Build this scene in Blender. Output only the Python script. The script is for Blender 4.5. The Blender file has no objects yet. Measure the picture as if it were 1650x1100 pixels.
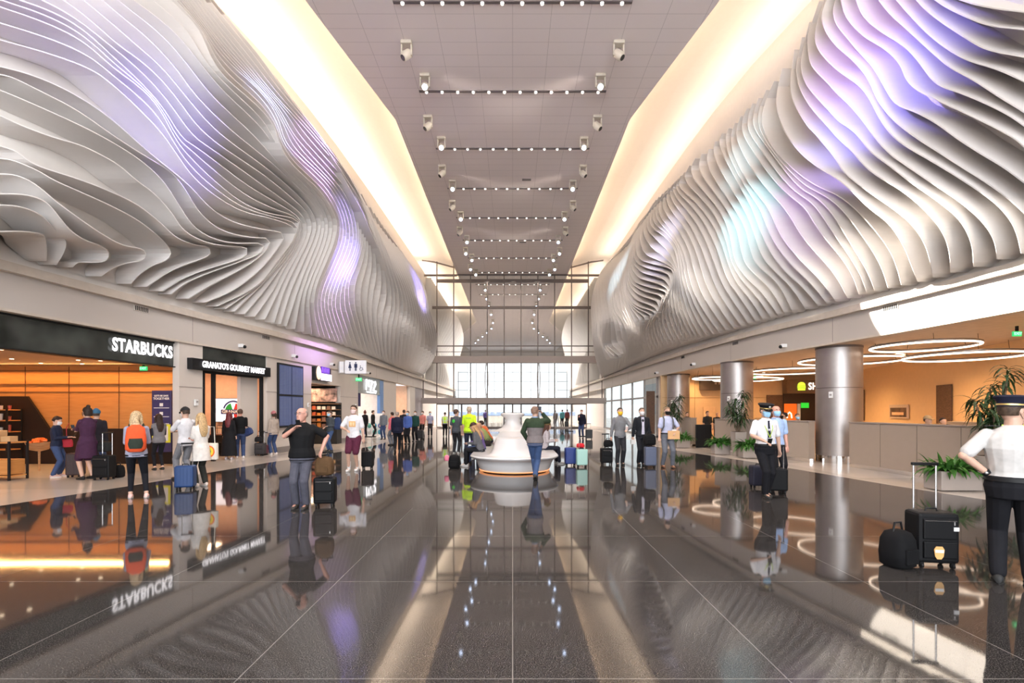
import bpy, bmesh, math, random
from mathutils import Vector, Matrix, Euler
random.seed(7)
C = bpy.context.scene.collection
SC = bpy.context.scene
PI = math.pi
# ------------------------------------------------------------------ camera
CAMH = 1.70          # eye height
FPX = 780.0          # focal length in px of the 1650 px wide frame
HX, HY = 826.0, 661.0  # vanishing point of the hall axis
cd = bpy.data.cameras.new('camera'); cam = bpy.data.objects.new('camera', cd); C.objects.link(cam)
cam.location = (0, 0, CAMH); cam.rotation_euler = (PI/2, 0, 0)
cd.sensor_width = 36; cd.lens = FPX/1650*36
cd.shift_y = (HY-550)/1650; cd.shift_x = (825-HX)/1650
cd.clip_start = .1; cd.clip_end = 400
SC.camera = cam
SC.view_settings.view_transform = 'Standard'; SC.view_settings.look = 'None'
SC.view_settings.gamma = 1; SC.view_settings.use_curve_mapping = False
SC.view_settings.exposure = -0.27
try:
    SC.cycles.max_bounces = 7; SC.cycles.diffuse_bounces = 4; SC.cycles.glossy_bounces = 4
    SC.cycles.transmission_bounces = 5; SC.cycles.transparent_max_bounces = 12
    SC.cycles.use_denoising = True; SC.cycles.sample_clamp_indirect = 6
    SC.cycles.caustics_reflective = False; SC.cycles.caustics_refractive = False
except Exception: pass
# ------------------------------------------------------------------ daylight outside
wd = bpy.data.worlds.new('world'); SC.world = wd; wd.use_nodes = True
bg = wd.node_tree.nodes['Background']
bg.inputs[0].default_value = (.92, .96, 1, 1); bg.inputs[1].default_value = 1.5

def area(name, loc, size, sizey, power, col, rot=(0,0,0), spread=None):
    l = bpy.data.lights.new(name, 'AREA'); l.shape = 'RECTANGLE'; l.size = size; l.size_y = sizey
    l.energy = power; l.color = col
    if spread: l.spread = spread
    o = bpy.data.objects.new(name, l); C.objects.link(o); o.location = loc; o.rotation_euler = rot
    return o
def spot(name, loc, target, power, col, ang, blend=.5, size=.08):
    l = bpy.data.lights.new(name, 'SPOT'); l.energy = power; l.color = col; l.spot_size = math.radians(ang)
    l.spot_blend = blend; l.shadow_soft_size = size
    o = bpy.data.objects.new(name, l); C.objects.link(o); o.location = loc
    o.rotation_euler = (Vector(target)-Vector(loc)).to_track_quat('-Z', 'Y').to_euler()
    return o
# half width of the hall at distance y
WT = [(-12,11.6),(0,11.2),(7,10.95),(10,10.65),(12,10.45),(15,10.08),(19,9.42),(22,9.15),(25,9.0),(30,8.87),(47,8.7),(72,8.7),(89,12.6),(110,12.6)]
def interp(T, y):
    if y <= T[0][0]: return T[0][1]
    for (a, b), (c, d) in zip(T, T[1:]):
        if y <= c: return b+(d-b)*(y-a)/(c-a)
    return T[-1][1]
def W(y): return interp(WT, y)
WARM = (1, .70, .46); WARM2 = (1, .82, .66)
# cove light strips hidden above the lowered ceiling panel, and above the wall heads
CT = [(-12,8.6),(8,8.0),(15.7,6.65),(22,5.32),(72,5.4),(88.8,10.2),(107,9.4)]
for s in (-1, 1):
    for y0, y1 in ((2,9),(9,15.7),(15.7,22),(22,30),(30,38),(38,46.5),(48,60),(60,72)):
        a, b = interp(CT, y0), interp(CT, y1)
        ln = math.hypot(y1-y0, b-a); ang = math.atan2(s*(b-a), y1-y0)
        area('cove_strip_light', (s*((a+b)/2-.35), (y0+y1)/2, 15.05), .16, ln*.96, 22*ln, WARM, (0, PI+s*.95, -ang))
        a, b = W(y0), W(y1); ln = math.hypot(y1-y0, b-a); ang = math.atan2(s*(b-a), y1-y0)
        area('wall_head_light', (s*((a+b)/2+.30), (y0+y1)/2, 15.45), .16, ln*.96, (26 if s < 0 else 12)*ln, WARM2, (0, PI-s*.35, -ang))
# daylight-coloured fill panel added behind the photographer to light the fins frontally
area('daylight_fill_behind', (0, -11.5, 7), 20, 12, 6200, (.93,.96,1), (PI/2, 0, 0))
# direct sun through the high windows catching the right-hand ledge and fin feet
for tx, ty, tz, an, pw in ((10.45,12.6,4.45,6,160000),(10.55,11.2,4.25,7,160000),(10.65,9.6,4.1,8,160000),(8.9,16.6,6.0,4.2,42000),(8.6,18.6,6.2,4.5,42000),(8.2,21.0,6.0,4.2,42000),(7.4,27.5,6.6,4.5,55000),(7.0,38,7.2,3.5,80000)):
    spot('low_sun_beam', (-6.5, ty+9, 13.8), (tx, ty, tz), pw, (1,.93,.82), an, .12 if pw > 1e5 else .5, .02)
# ------------------------------------------------------------------ materials
MATS = {}
def mat(name, col, rough=.6, metal=0, var=.06, scale=6, emit=None, estr=0, bump=0, coat=0, spec=None, trans=0):
    if name in MATS: return MATS[name]
    m = bpy.data.materials.new(name); m.use_nodes = True; MATS[name] = m
    nt = m.node_tree; b = nt.nodes['Principled BSDF']
    b.inputs['Roughness'].default_value = rough; b.inputs['Metallic'].default_value = metal
    if not metal and rough >= .45 and max(col) < .12: b.inputs['Specular IOR Level'].default_value = .22
    if spec is not None: b.inputs['IOR'].default_value = spec
    if coat: b.inputs['Coat Weight'].default_value = coat; b.inputs['Coat Roughness'].default_value = .05
    tc = nt.nodes.new('ShaderNodeTexCoord'); n = nt.nodes.new('ShaderNodeTexNoise'); n.inputs['Scale'].default_value = scale
    nt.links.new(tc.outputs['Object'], n.inputs['Vector'])
    r = nt.nodes.new('ShaderNodeValToRGB'); nt.links.new(n.outputs['Fac'], r.inputs['Fac'])
    r.color_ramp.elements[0].position = .3; r.color_ramp.elements[1].position = .7
    r.color_ramp.elements[0].color = tuple(c*(1-var) for c in col)+(1,)
    r.color_ramp.elements[1].color = tuple(min(1, c*(1+var)) for c in col)+(1,)
    nt.links.new(r.outputs['Color'], b.inputs['Base Color'])
    if emit: b.inputs['Emission Color'].default_value = tuple(emit)+(1,); b.inputs['Emission Strength'].default_value = estr
    if bump:
        bp = nt.nodes.new('ShaderNodeBump'); bp.inputs['Strength'].default_value = bump
        nt.links.new(n.outputs['Fac'], bp.inputs['Height']); nt.links.new(bp.outputs['Normal'], b.inputs['Normal'])
    if trans:
        t = nt.nodes.new('ShaderNodeBsdfTranslucent'); t.inputs['Color'].default_value = tuple(col)+(1,)
        mx = nt.nodes.new('ShaderNodeMixShader'); mx.inputs[0].default_value = trans
        nt.links.new(b.outputs[0], mx.inputs[1]); nt.links.new(t.outputs[0], mx.inputs[2])
        nt.links.new(mx.outputs[0], nt.nodes['Material Output'].inputs[0])
    return m
def glassmat(name, tint=(.96,.98,.97), refl=.05):
    m = bpy.data.materials.new(name); m.use_nodes = True; nt = m.node_tree
    nt.nodes.remove(nt.nodes['Principled BSDF'])
    t = nt.nodes.new('ShaderNodeBsdfTransparent'); t.inputs[0].default_value = tuple(tint)+(1,)
    g = nt.nodes.new('ShaderNodeBsdfGlossy'); g.inputs['Roughness'].default_value = .02
    mx = nt.nodes.new('ShaderNodeMixShader'); mx.inputs[0].default_value = refl
    nt.links.new(t.outputs[0], mx.inputs[1]); nt.links.new(g.outputs[0], mx.inputs[2])
    nt.links.new(mx.outputs[0], nt.nodes['Material Output'].inputs[0]); return m
def tilefloor(name, base, speck, rough, joint, tile, off, ior=1.5, jw=.004, spk=.5):
    m = bpy.data.materials.new(name); m.use_nodes = True; nt = m.node_tree; N = nt.nodes; L = nt.links
    b = N['Principled BSDF']; b.inputs['IOR'].default_value = ior
    tc = N.new('ShaderNodeTexCoord'); sx = N.new('ShaderNodeSeparateXYZ'); L.new(tc.outputs['Object'], sx.inputs[0])
    def jm(out, o):
        a = N.new('ShaderNodeMath'); a.operation = 'ADD'; a.inputs[1].default_value = 400*tile-o; L.new(out, a.inputs[0])
        d = N.new('ShaderNodeMath'); d.operation = 'DIVIDE'; d.inputs[1].default_value = tile; L.new(a.outputs[0], d.inputs[0])
        f = N.new('ShaderNodeMath'); f.operation = 'FRACT'; L.new(d.outputs[0], f.inputs[0])
        s = N.new('ShaderNodeMath'); s.operation = 'SUBTRACT'; s.inputs[1].default_value = .5; L.new(f.outputs[0], s.inputs[0])
        ab = N.new('ShaderNodeMath'); ab.operation = 'ABSOLUTE'; L.new(s.outputs[0], ab.inputs[0])
        g = N.new('ShaderNodeMath'); g.operation = 'GREATER_THAN'; g.inputs[1].default_value = .5-jw/tile; L.new(ab.outputs[0], g.inputs[0])
        fl = N.new('ShaderNodeMath'); fl.operation = 'FLOOR'; L.new(d.outputs[0], fl.inputs[0])
        return g.outputs[0], fl.outputs[0]
    jx, ix = jm(sx.outputs[0], off[0]); jy, iy = jm(sx.outputs[1], off[1])
    mxj = N.new('ShaderNodeMath'); mxj.operation = 'MAXIMUM'; L.new(jx, mxj.inputs[0]); L.new(jy, mxj.inputs[1])
    cb = N.new('ShaderNodeCombineXYZ'); L.new(ix, cb.inputs[0]); L.new(iy, cb.inputs[1])
    wn = N.new('ShaderNodeTexWhiteNoise'); L.new(cb.outputs[0], wn.inputs['Vector'])
    vo = N.new('ShaderNodeTexVoronoi'); vo.inputs['Scale'].default_value = 85; L.new(tc.outputs['Object'], vo.inputs['Vector'])
    n1 = N.new('ShaderNodeTexNoise'); n1.inputs['Scale'].default_value = 130; n1.inputs['Detail'].default_value = 3; L.new(tc.outputs['Object'], n1.inputs['Vector'])
    r = N.new('ShaderNodeValToRGB'); r.color_ramp.elements[0].position = spk; r.color_ramp.elements[1].position = spk+.16
    r.color_ramp.elements[0].color = tuple(base)+(1,); r.color_ramp.elements[1].color = tuple(speck)+(1,)
    L.new(n1.outputs['Fac'], r.inputs['Fac'])
    mv = N.new('ShaderNodeMapRange'); mv.inputs['To Min'].default_value = .86; mv.inputs['To Max'].default_value = 1.12; L.new(wn.outputs['Value'], mv.inputs['Value'])
    mu = N.new('ShaderNodeVectorMath'); mu.operation = 'SCALE'; L.new(r.outputs[0], mu.inputs[0]); L.new(mv.outputs[0], mu.inputs['Scale'])
    mix = N.new('ShaderNodeMix'); mix.data_type = 'RGBA'; L.new(mxj.outputs[0], mix.inputs['Factor'])
    L.new(mu.outputs[0], mix.inputs['A']); mix.inputs['B'].default_value = tuple(joint)+(1,)
    L.new(mix.outputs['Result'], b.inputs['Base Color'])
    n2 = N.new('ShaderNodeTexNoise'); n2.inputs['Scale'].default_value = .7; n2.inputs['Detail'].default_value = 4; L.new(tc.outputs['Object'], n2.inputs['Vector'])
    mr = N.new('ShaderNodeMapRange'); mr.inputs['To Min'].default_value = rough*.75; mr.inputs['To Max'].default_value = rough*1.3; L.new(n2.outputs['Fac'], mr.inputs['Value'])
    L.new(mr.outputs[0], b.inputs['Roughness'])
    # polished slabs are not perfectly level
    n3 = N.new('ShaderNodeTexNoise'); n3.inputs['Scale'].default_value = .9; n3.inputs['Detail'].default_value = 1; L.new(tc.outputs['Object'], n3.inputs['Vector'])
    bp = N.new('ShaderNodeBump'); bp.inputs['Strength'].default_value = .05; bp.inputs['Distance'].default_value = .02; L.new(n3.outputs['Fac'], bp.inputs['Height']); L.new(bp.outputs[0], b.inputs['Normal'])
    return m
def panelmat(name, col, px, py, jcol, jw=.012, rough=.7, axes=(0,1)):
    m = bpy.data.materials.new(name); m.use_nodes = True; nt = m.node_tree; N = nt.nodes; L = nt.links
    b = N['Principled BSDF']; b.inputs['Roughness'].default_value = rough
    tc = N.new('ShaderNodeTexCoord'); sx = N.new('ShaderNodeSeparateXYZ'); L.new(tc.outputs['Object'], sx.inputs[0])
    res = []
    for ax, (t, o) in zip(axes, (px, py)):
        a = N.new('ShaderNodeMath'); a.operation = 'ADD'; a.inputs[1].default_value = 400*t-o; L.new(sx.outputs[ax], a.inputs[0])
        d = N.new('ShaderNodeMath'); d.operation = 'DIVIDE'; d.inputs[1].default_value = t; L.new(a.outputs[0], d.inputs[0])
        f = N.new('ShaderNodeMath'); f.operation = 'FRACT'; L.new(d.outputs[0], f.inputs[0])
        s = N.new('ShaderNodeMath'); s.operation = 'SUBTRACT'; s.inputs[1].default_value = .5; L.new(f.outputs[0], s.inputs[0])
        ab = N.new('ShaderNodeMath'); ab.operation = 'ABSOLUTE'; L.new(s.outputs[0], ab.inputs[0])
        g = N.new('ShaderNodeMath'); g.operation = 'GREATER_THAN'; g.inputs[1].default_value = .5-jw/t; L.new(ab.outputs[0], g.inputs[0])
        res.append(g.outputs[0])
    mxj = N.new('ShaderNodeMath'); mxj.operation = 'MAXIMUM'; L.new(res[0], mxj.inputs[0]); L.new(res[1], mxj.inputs[1])
    mix = N.new('ShaderNodeMix'); mix.data_type = 'RGBA'; L.new(mxj.outputs[0], mix.inputs['Factor'])
    mix.inputs['A'].default_value = tuple(col)+(1,); mix.inputs['B'].default_value = tuple(jcol)+(1,)
    L.new(mix.outputs['Result'], b.inputs['Base Color']); return m
def woodmat(name, c0, c1, rough=.5, sc=(1.2,1.2,14), seam=None):
    m = bpy.data.materials.new(name); m.use_nodes = True; nt = m.node_tree; N = nt.nodes; L = nt.links
    b = N['Principled BSDF']; b.inputs['Roughness'].default_value = rough
    tc = N.new('ShaderNodeTexCoord'); mp = N.new('ShaderNodeMapping'); mp.inputs['Scale'].default_value = sc; L.new(tc.outputs['Object'], mp.inputs[0])
    n = N.new('ShaderNodeTexNoise'); n.inputs['Scale'].default_value = 3; n.inputs['Detail'].default_value = 6; L.new(mp.outputs[0], n.inputs['Vector'])
    r = N.new('ShaderNodeValToRGB'); r.color_ramp.elements[0].color = tuple(c0)+(1,); r.color_ramp.elements[1].color = tuple(c1)+(1,)
    r.color_ramp.elements[0].position = .3; r.color_ramp.elements[1].position = .7
    L.new(n.outputs['Fac'], r.inputs[0]); L.new(r.outputs[0], b.inputs['Base Color']); return m
def emis(name, col, s):
    return mat(name, col, .5, emit=col, estr=s)
m_floor = tilefloor('dark_terrazzo', (.026,.023,.022), (.13,.12,.115), .045, (.2,.19,.18), 1.742, (0, 4.81-1.742*3), 1.62)
m_floorl = tilefloor('pale_terrazzo', (.52,.45,.39), (.66,.59,.53), .16, (.4,.36,.32), 1.742, (0, 0), 1.5, spk=.45)
m_wall = mat('warm_white_paint', (.62,.56,.51), .6, var=.015, scale=2)
m_fascia = mat('fascia_panel', (.52,.47,.43), .5, var=.01, scale=1)
m_ceil = panelmat('ceiling_panel', (.86,.78,.76), (1.29, 0), (.62, 0), (.52,.46,.45), .006, .75)
m_cove = mat('cove_plaster', (.86,.80,.72), .8, var=.01)
m_fin = mat('white_membrane', (.84,.81,.79), .5, var=.01, trans=.22)
m_back = mat('white_backing', (.74,.70,.66), .7, var=.015)
m_steel = mat('brushed_steel', (.40,.37,.36), .42, metal=.9, var=.05, scale=3)
m_chrome = mat('polished_steel', (.75,.72,.70), .12, metal=1, var=.02)
m_mull = mat('bronze_mullion', (.13,.105,.095), .5, metal=.2)
m_beam = mat('taupe_beam', (.34,.29,.27), .5, var=.02)
m_black = mat('black_plastic', (.012,.012,.013), .45)
m_dark = mat('black_paint', (.02,.018,.017), .5)
m_white = mat('white_plastic', (.8,.8,.8), .4, var=.02)
m_glass = glassmat('clear_glass')
# ------------------------------------------------------------------ mesh helpers
class MB:
    def __init__(s): s.v = []; s.f = []
    def add(s, vs, fs):
        n = len(s.v); s.v += [tuple(p) for p in vs]; s.f += [tuple(i+n for i in f) for f in fs]; return s
    def box(s, x0, x1, y0, y1, z0, z1, rz=0, o=None):
        vs = [Vector((x, y, z)) for z in (z0, z1) for y in (y0, y1) for x in (x0, x1)]
        if rz or o:
            R = Matrix.Rotation(rz, 3, 'Z'); o = Vector(o or (0,0,0)); vs = [R @ p + o for p in vs]
        return s.add(vs, [(0,2,3,1),(4,5,7,6),(0,1,5,4),(2,6,7,3),(0,4,6,2),(1,3,7,5)])
    def loft(s, rings, cap=True):
        n = len(rings[0]); vs = [p for r in rings for p in r]; fs = []
        for i in range(len(rings)-1):
            for j in range(n):
                a = i*n+j; b = i*n+(j+1) % n; fs.append((a, b, b+n, a+n))
        if cap: fs.append(tuple(range(n))[::-1]); fs.append(tuple((len(rings)-1)*n+j for j in range(n)))
        return s.add(vs, fs)
    def tube(s, pts, r, n=8, close=False):
        pts = [Vector(p) for p in pts]; rings = []; m = len(pts)
        rr = r if isinstance(r, (list, tuple)) else [r]*m
        prev = None
        for i, p in enumerate(pts):
            if close: t = pts[(i+1) % m]-pts[i-1]
            else: t = pts[min(i+1, m-1)]-pts[max(i-1, 0)]
            t = t.normalized() if t.length > 1e-9 else Vector((0,0,1))
            if prev is None:
                u = t.cross(Vector((0,0,1))) if abs(t.z) < .9 else t.cross(Vector((1,0,0)))
            else: u = prev - t*prev.dot(t)
            u.normalize(); prev = u; v = t.cross(u)
            rings.append([p+(u*math.cos(a)+v*math.sin(a))*rr[i] for a in [2*PI*k/n for k in range(n)]])
        if close: rings.append(rings[0]); return s.loft(rings, False)
        return s.loft(rings)
    def lathe(s, prof, c=(0,0,0), n=32, sx=1, sy=1):
        return s.loft([[(c[0]+r*sx*math.cos(2*PI*k/n), c[1]+r*sy*math.sin(2*PI*k/n), c[2]+z) for k in range(n)] for r, z in prof])
    def ell(s, c, rx, ry, rz, n=12, m=8, R=None):
        c = Vector(c); rings = []
        for i in range(m+1):
            th = PI*(i+.02)/(m+.04) if 0 < i < m else (PI*.01 if i == 0 else PI*.99)
            rg = []
            for k in range(n):
                p = Vector((rx*math.sin(th)*math.cos(2*PI*k/n), ry*math.sin(th)*math.sin(2*PI*k/n), -rz*math.cos(th)))
                rg.append(c+((R @ p) if R else p))
            rings.append(rg)
        return s.loft(rings)
    def prism(s, poly, y0, y1, ax='y'):
        n = len(poly)
        f = {'y': lambda a, b, t: (a, t, b), 'z': lambda a, b, t: (a, b, t), 'x': lambda a, b, t: (t, a, b)}[ax]
        vs = [f(a, b, y0) for a, b in poly]+[f(a, b, y1) for a, b in poly]
        return s.add(vs, [tuple(range(n)), tuple(range(2*n-1, n-1, -1))]+[(i, i+n, (i+1) % n+n, (i+1) % n) for i in range(n)])
    def quad(s, a, b, c, d): return s.add([a, b, c, d], [(0,1,2,3)])
    def mesh(s, name):
        me = bpy.data.meshes.new(name); me.from_pydata(s.v, [], s.f)
        bm = bmesh.new(); bm.from_mesh(me); bmesh.ops.recalc_face_normals(bm, faces=bm.faces); bm.to_mesh(me); bm.free()
        return me
def props(o, label=None, cat=None, group=None, kind=None):
    if label: o['label'] = label
    if cat: o['category'] = cat
    if group: o['group'] = group
    if kind: o['kind'] = kind
    return o
def obj(name, mb, m, parent=None, smooth=False, bevel=0, label=None, cat=None, group=None, kind=None, loc=None, rot=None):
    me = mb.mesh(name) if isinstance(mb, MB) else mb
    if m: me.materials.clear(); me.materials.append(m)
    o = bpy.data.objects.new(name, me); C.objects.link(o)
    if parent: o.parent = parent
    if loc: o.location = loc
    if rot: o.rotation_euler = rot
    if smooth:
        for p in me.polygons: p.use_smooth = True
        try: me.set_sharp_from_angle(angle=math.radians(50))
        except Exception: pass
    if bevel:
        b = o.modifiers.new('bevel', 'BEVEL'); b.width = bevel; b.segments = 2; b.limit_method = 'ANGLE'
    return props(o, label, cat, group, kind)
def thing(name, label, cat, loc=(0,0,0), rz=0, group=None, kind=None):
    o = bpy.data.objects.new(name, None); C.objects.link(o); o.location = loc; o.rotation_euler = (0,0,rz); o.empty_display_size = .2
    return props(o, label, cat, group, kind)
def struct(name, mb, m, parent=None, **k): return obj(name, mb, m, parent, kind=None if parent else 'structure', **k)
def text(name, s, size, m, parent, loc, rot, extrude=.01, bold=0, align='CENTER', sx=1, spacing=1, **k):
    cu = bpy.data.curves.new(name, 'FONT'); cu.body = s; cu.size = size; cu.extrude = extrude; cu.offset = bold
    cu.align_x = align; cu.align_y = 'CENTER'; cu.space_character = spacing; cu.resolution_u = 3
    t = bpy.data.objects.new(name, cu); C.objects.link(t); bpy.context.view_layer.update()
    me = bpy.data.meshes.new_from_object(t.evaluated_get(bpy.context.evaluated_depsgraph_get()))
    bpy.data.objects.remove(t); me.materials.clear(); me.materials.append(m); me.name = name
    o = bpy.data.objects.new(name, me); C.objects.link(o); o.parent = parent; o.location = loc; o.rotation_euler = rot; o.scale = (sx, 1, 1)
    return props(o, **k)
def copy_tree(o, parent=None):
    c = o.copy(); C.objects.link(c)
    if parent: c.parent = parent
    for ch in list(o.children): copy_tree(ch, c)
    return c
def atx(px, y): return (px-HX)*y/FPX
def fd(py): return FPX*CAMH/(py-HY)     # distance of a floor point
YS = [-12,-6,0,4,7,8.5,10,11,12,13.5,15,17,19,20.5,22,23.5,25,27.5,30,33.5,37,41.5,47]
def wallstrip(mb, s, ys, z0, z1, off=0, th=.3):
    """a wall following the hall side, inner face at W+off"""
    for a, b in zip(ys, ys[1:]):
        xa, xb = s*(W(a)+off), s*(W(b)+off); t = s*th
        mb.add([(xa,a,z0),(xb,b,z0),(xb+t,b,z0),(xa+t,a,z0),(xa,a,z1),(xb,b,z1),(xb+t,b,z1),(xa+t,a,z1)],
               [(0,1,2,3),(4,7,6,5),(0,4,5,1),(1,5,6,2),(2,6,7,3),(3,7,4,0)])
def cut(y0, y1): return [y0]+[y for y in YS+[47.5,55,64,72,80,89,98,107] if y0+.05 < y < y1-.05]+[y1]
# ------------------------------------------------------------------ shell
ET = [(-12,13.5),(4,10.2),(8.1,9.25),(11,8.6),(15.8,7.95),(20,7.05),(23,6.7),(46,6.9),(110,7.2)]
mb = MB(); ml = MB()
ys = [-12,0,4,8,9.5,11,13,15.8,18,20,23,30,46,110]
for a, b in zip(ys, ys[1:]):
    ea, eb = interp(ET, a), interp(ET, b)
    mb.quad((-ea,a,0),(ea,a,0),(eb,b,0),(-eb,b,0))
    for s in (-1, 1): ml.quad((s*ea,a,0),(s*30,a,0),(s*30,b,0),(s*eb,b,0))
struct('floor', mb, m_floor); struct('floor', ml, m_floorl)
mb = MB()   # lowered central ceiling panel
yc = [-12,0,8,15.7,22,30,40,47,60,72,88.8,107]
for a, b in zip(yc, yc[1:]):
    ca, cb = interp(CT, a), interp(CT, b)
    mb.add([(-ca,a,14.9),(ca,a,14.9),(cb,b,14.9),(-cb,b,14.9),(-ca,a,15.0),(ca,a,15.0),(cb,b,15.0),(-cb,b,15.0)],
           [(0,1,2,3),(7,6,5,4),(0,3,7,4),(1,5,6,2)])
struct('ceiling', mb, m_ceil)
mb = MB()   # cove vault above
for a, b in zip(yc, yc[1:]):
    for s in (-1, 1):
        ca, cb = interp(CT, a), interp(CT, b)
        def prof(c, w, y):
            pts = []
            for i in range(9):
                t = i/8; x = (c-1.2)+((w+1.6)-(c-1.2))*t
                pts.append((s*x, y, 15.55+.95*math.sin(t*PI*.62)/math.sin(PI*.5)))
            return pts
        pa, pb = prof(ca, W(a), a), prof(cb, W(b), b)
        for i in range(8): mb.quad(pa[i], pa[i+1], pb[i+1], pb[i])
struct('ceiling', mb, m_cove, smooth=True)
for s, nm in ((-1, 'left'), (1, 'right')):
    mb = MB(); wallstrip(mb, s, cut(-12, 107), 4.8, 15.3, .02, .25); struct('wall_'+nm, mb, m_back)
    mb = MB(); wallstrip(mb, s, cut(-12, 107), 15.2, 16.6, 1.5, .1); struct('wall_'+nm, mb, m_cove)
    mb = MB(); wallstrip(mb, s, cut(-12, 107), 3.80, 4.62, 0, .35)
    struct('wall_'+nm, mb, m_fascia)
    mb = MB(); wallstrip(mb, s, cut(-12, 107), 4.60, 4.80, -.16, .5); wallstrip(mb, s, cut(-12, 107), 3.78, 3.84, -.02, .3)
    struct('trim_1' if s < 0 else 'trim_2', mb, mat('cream_ledge', (.56,.49,.42), .55))
    # shadow gap joints of the fascia panels
    mb = MB()
    for y in (9.5,15.2,20.6,25.8,31.5,37,42.5):
        x = s*(W(y)-.004); mb.box(min(x, x+s*.01), max(x, x+s*.01), y-.01, y+.01, 3.84, 4.6)
    struct('trim_3' if s < 0 else 'trim_4', mb, m_beam)
# ------------------------------------------------------------------ ribbed sculptures
def chaikin(p, it=2):
    for _ in range(it):
        q = [p[0]]
        for a, b in zip(p, p[1:]):
            q += [(a[0]*.75+b[0]*.25, a[1]*.75+b[1]*.25), (a[0]*.25+b[0]*.75, a[1]*.25+b[1]*.75)]
        q.append(p[-1]); p = q
    return p
def resample(p, n):
    L = [0]
    for a, b in zip(p, p[1:]): L.append(L[-1]+math.hypot(b[0]-a[0], b[1]-a[1]))
    out = []; j = 0
    for i in range(n):
        t = L[-1]*i/(n-1)
        while j < len(L)-2 and L[j+1] < t: j += 1
        k = (t-L[j])/max(1e-9, L[j+1]-L[j]); a, b = p[j], p[j+1]
        out.append((a[0]+(b[0]-a[0])*k, a[1]+(b[1]-a[1])*k))
    return out
def ext(p, amt, end):
    if end == 1: a, b = p[-2], p[-1]
    else: a, b = p[1], p[0]
    L = math.hypot(b[0]-a[0], b[1]-a[1]); q = (b[0]+(b[0]-a[0])/L*amt, b[1]+(b[1]-a[1])/L*amt)
    return p+[q] if end == 1 else [q]+p
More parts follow.
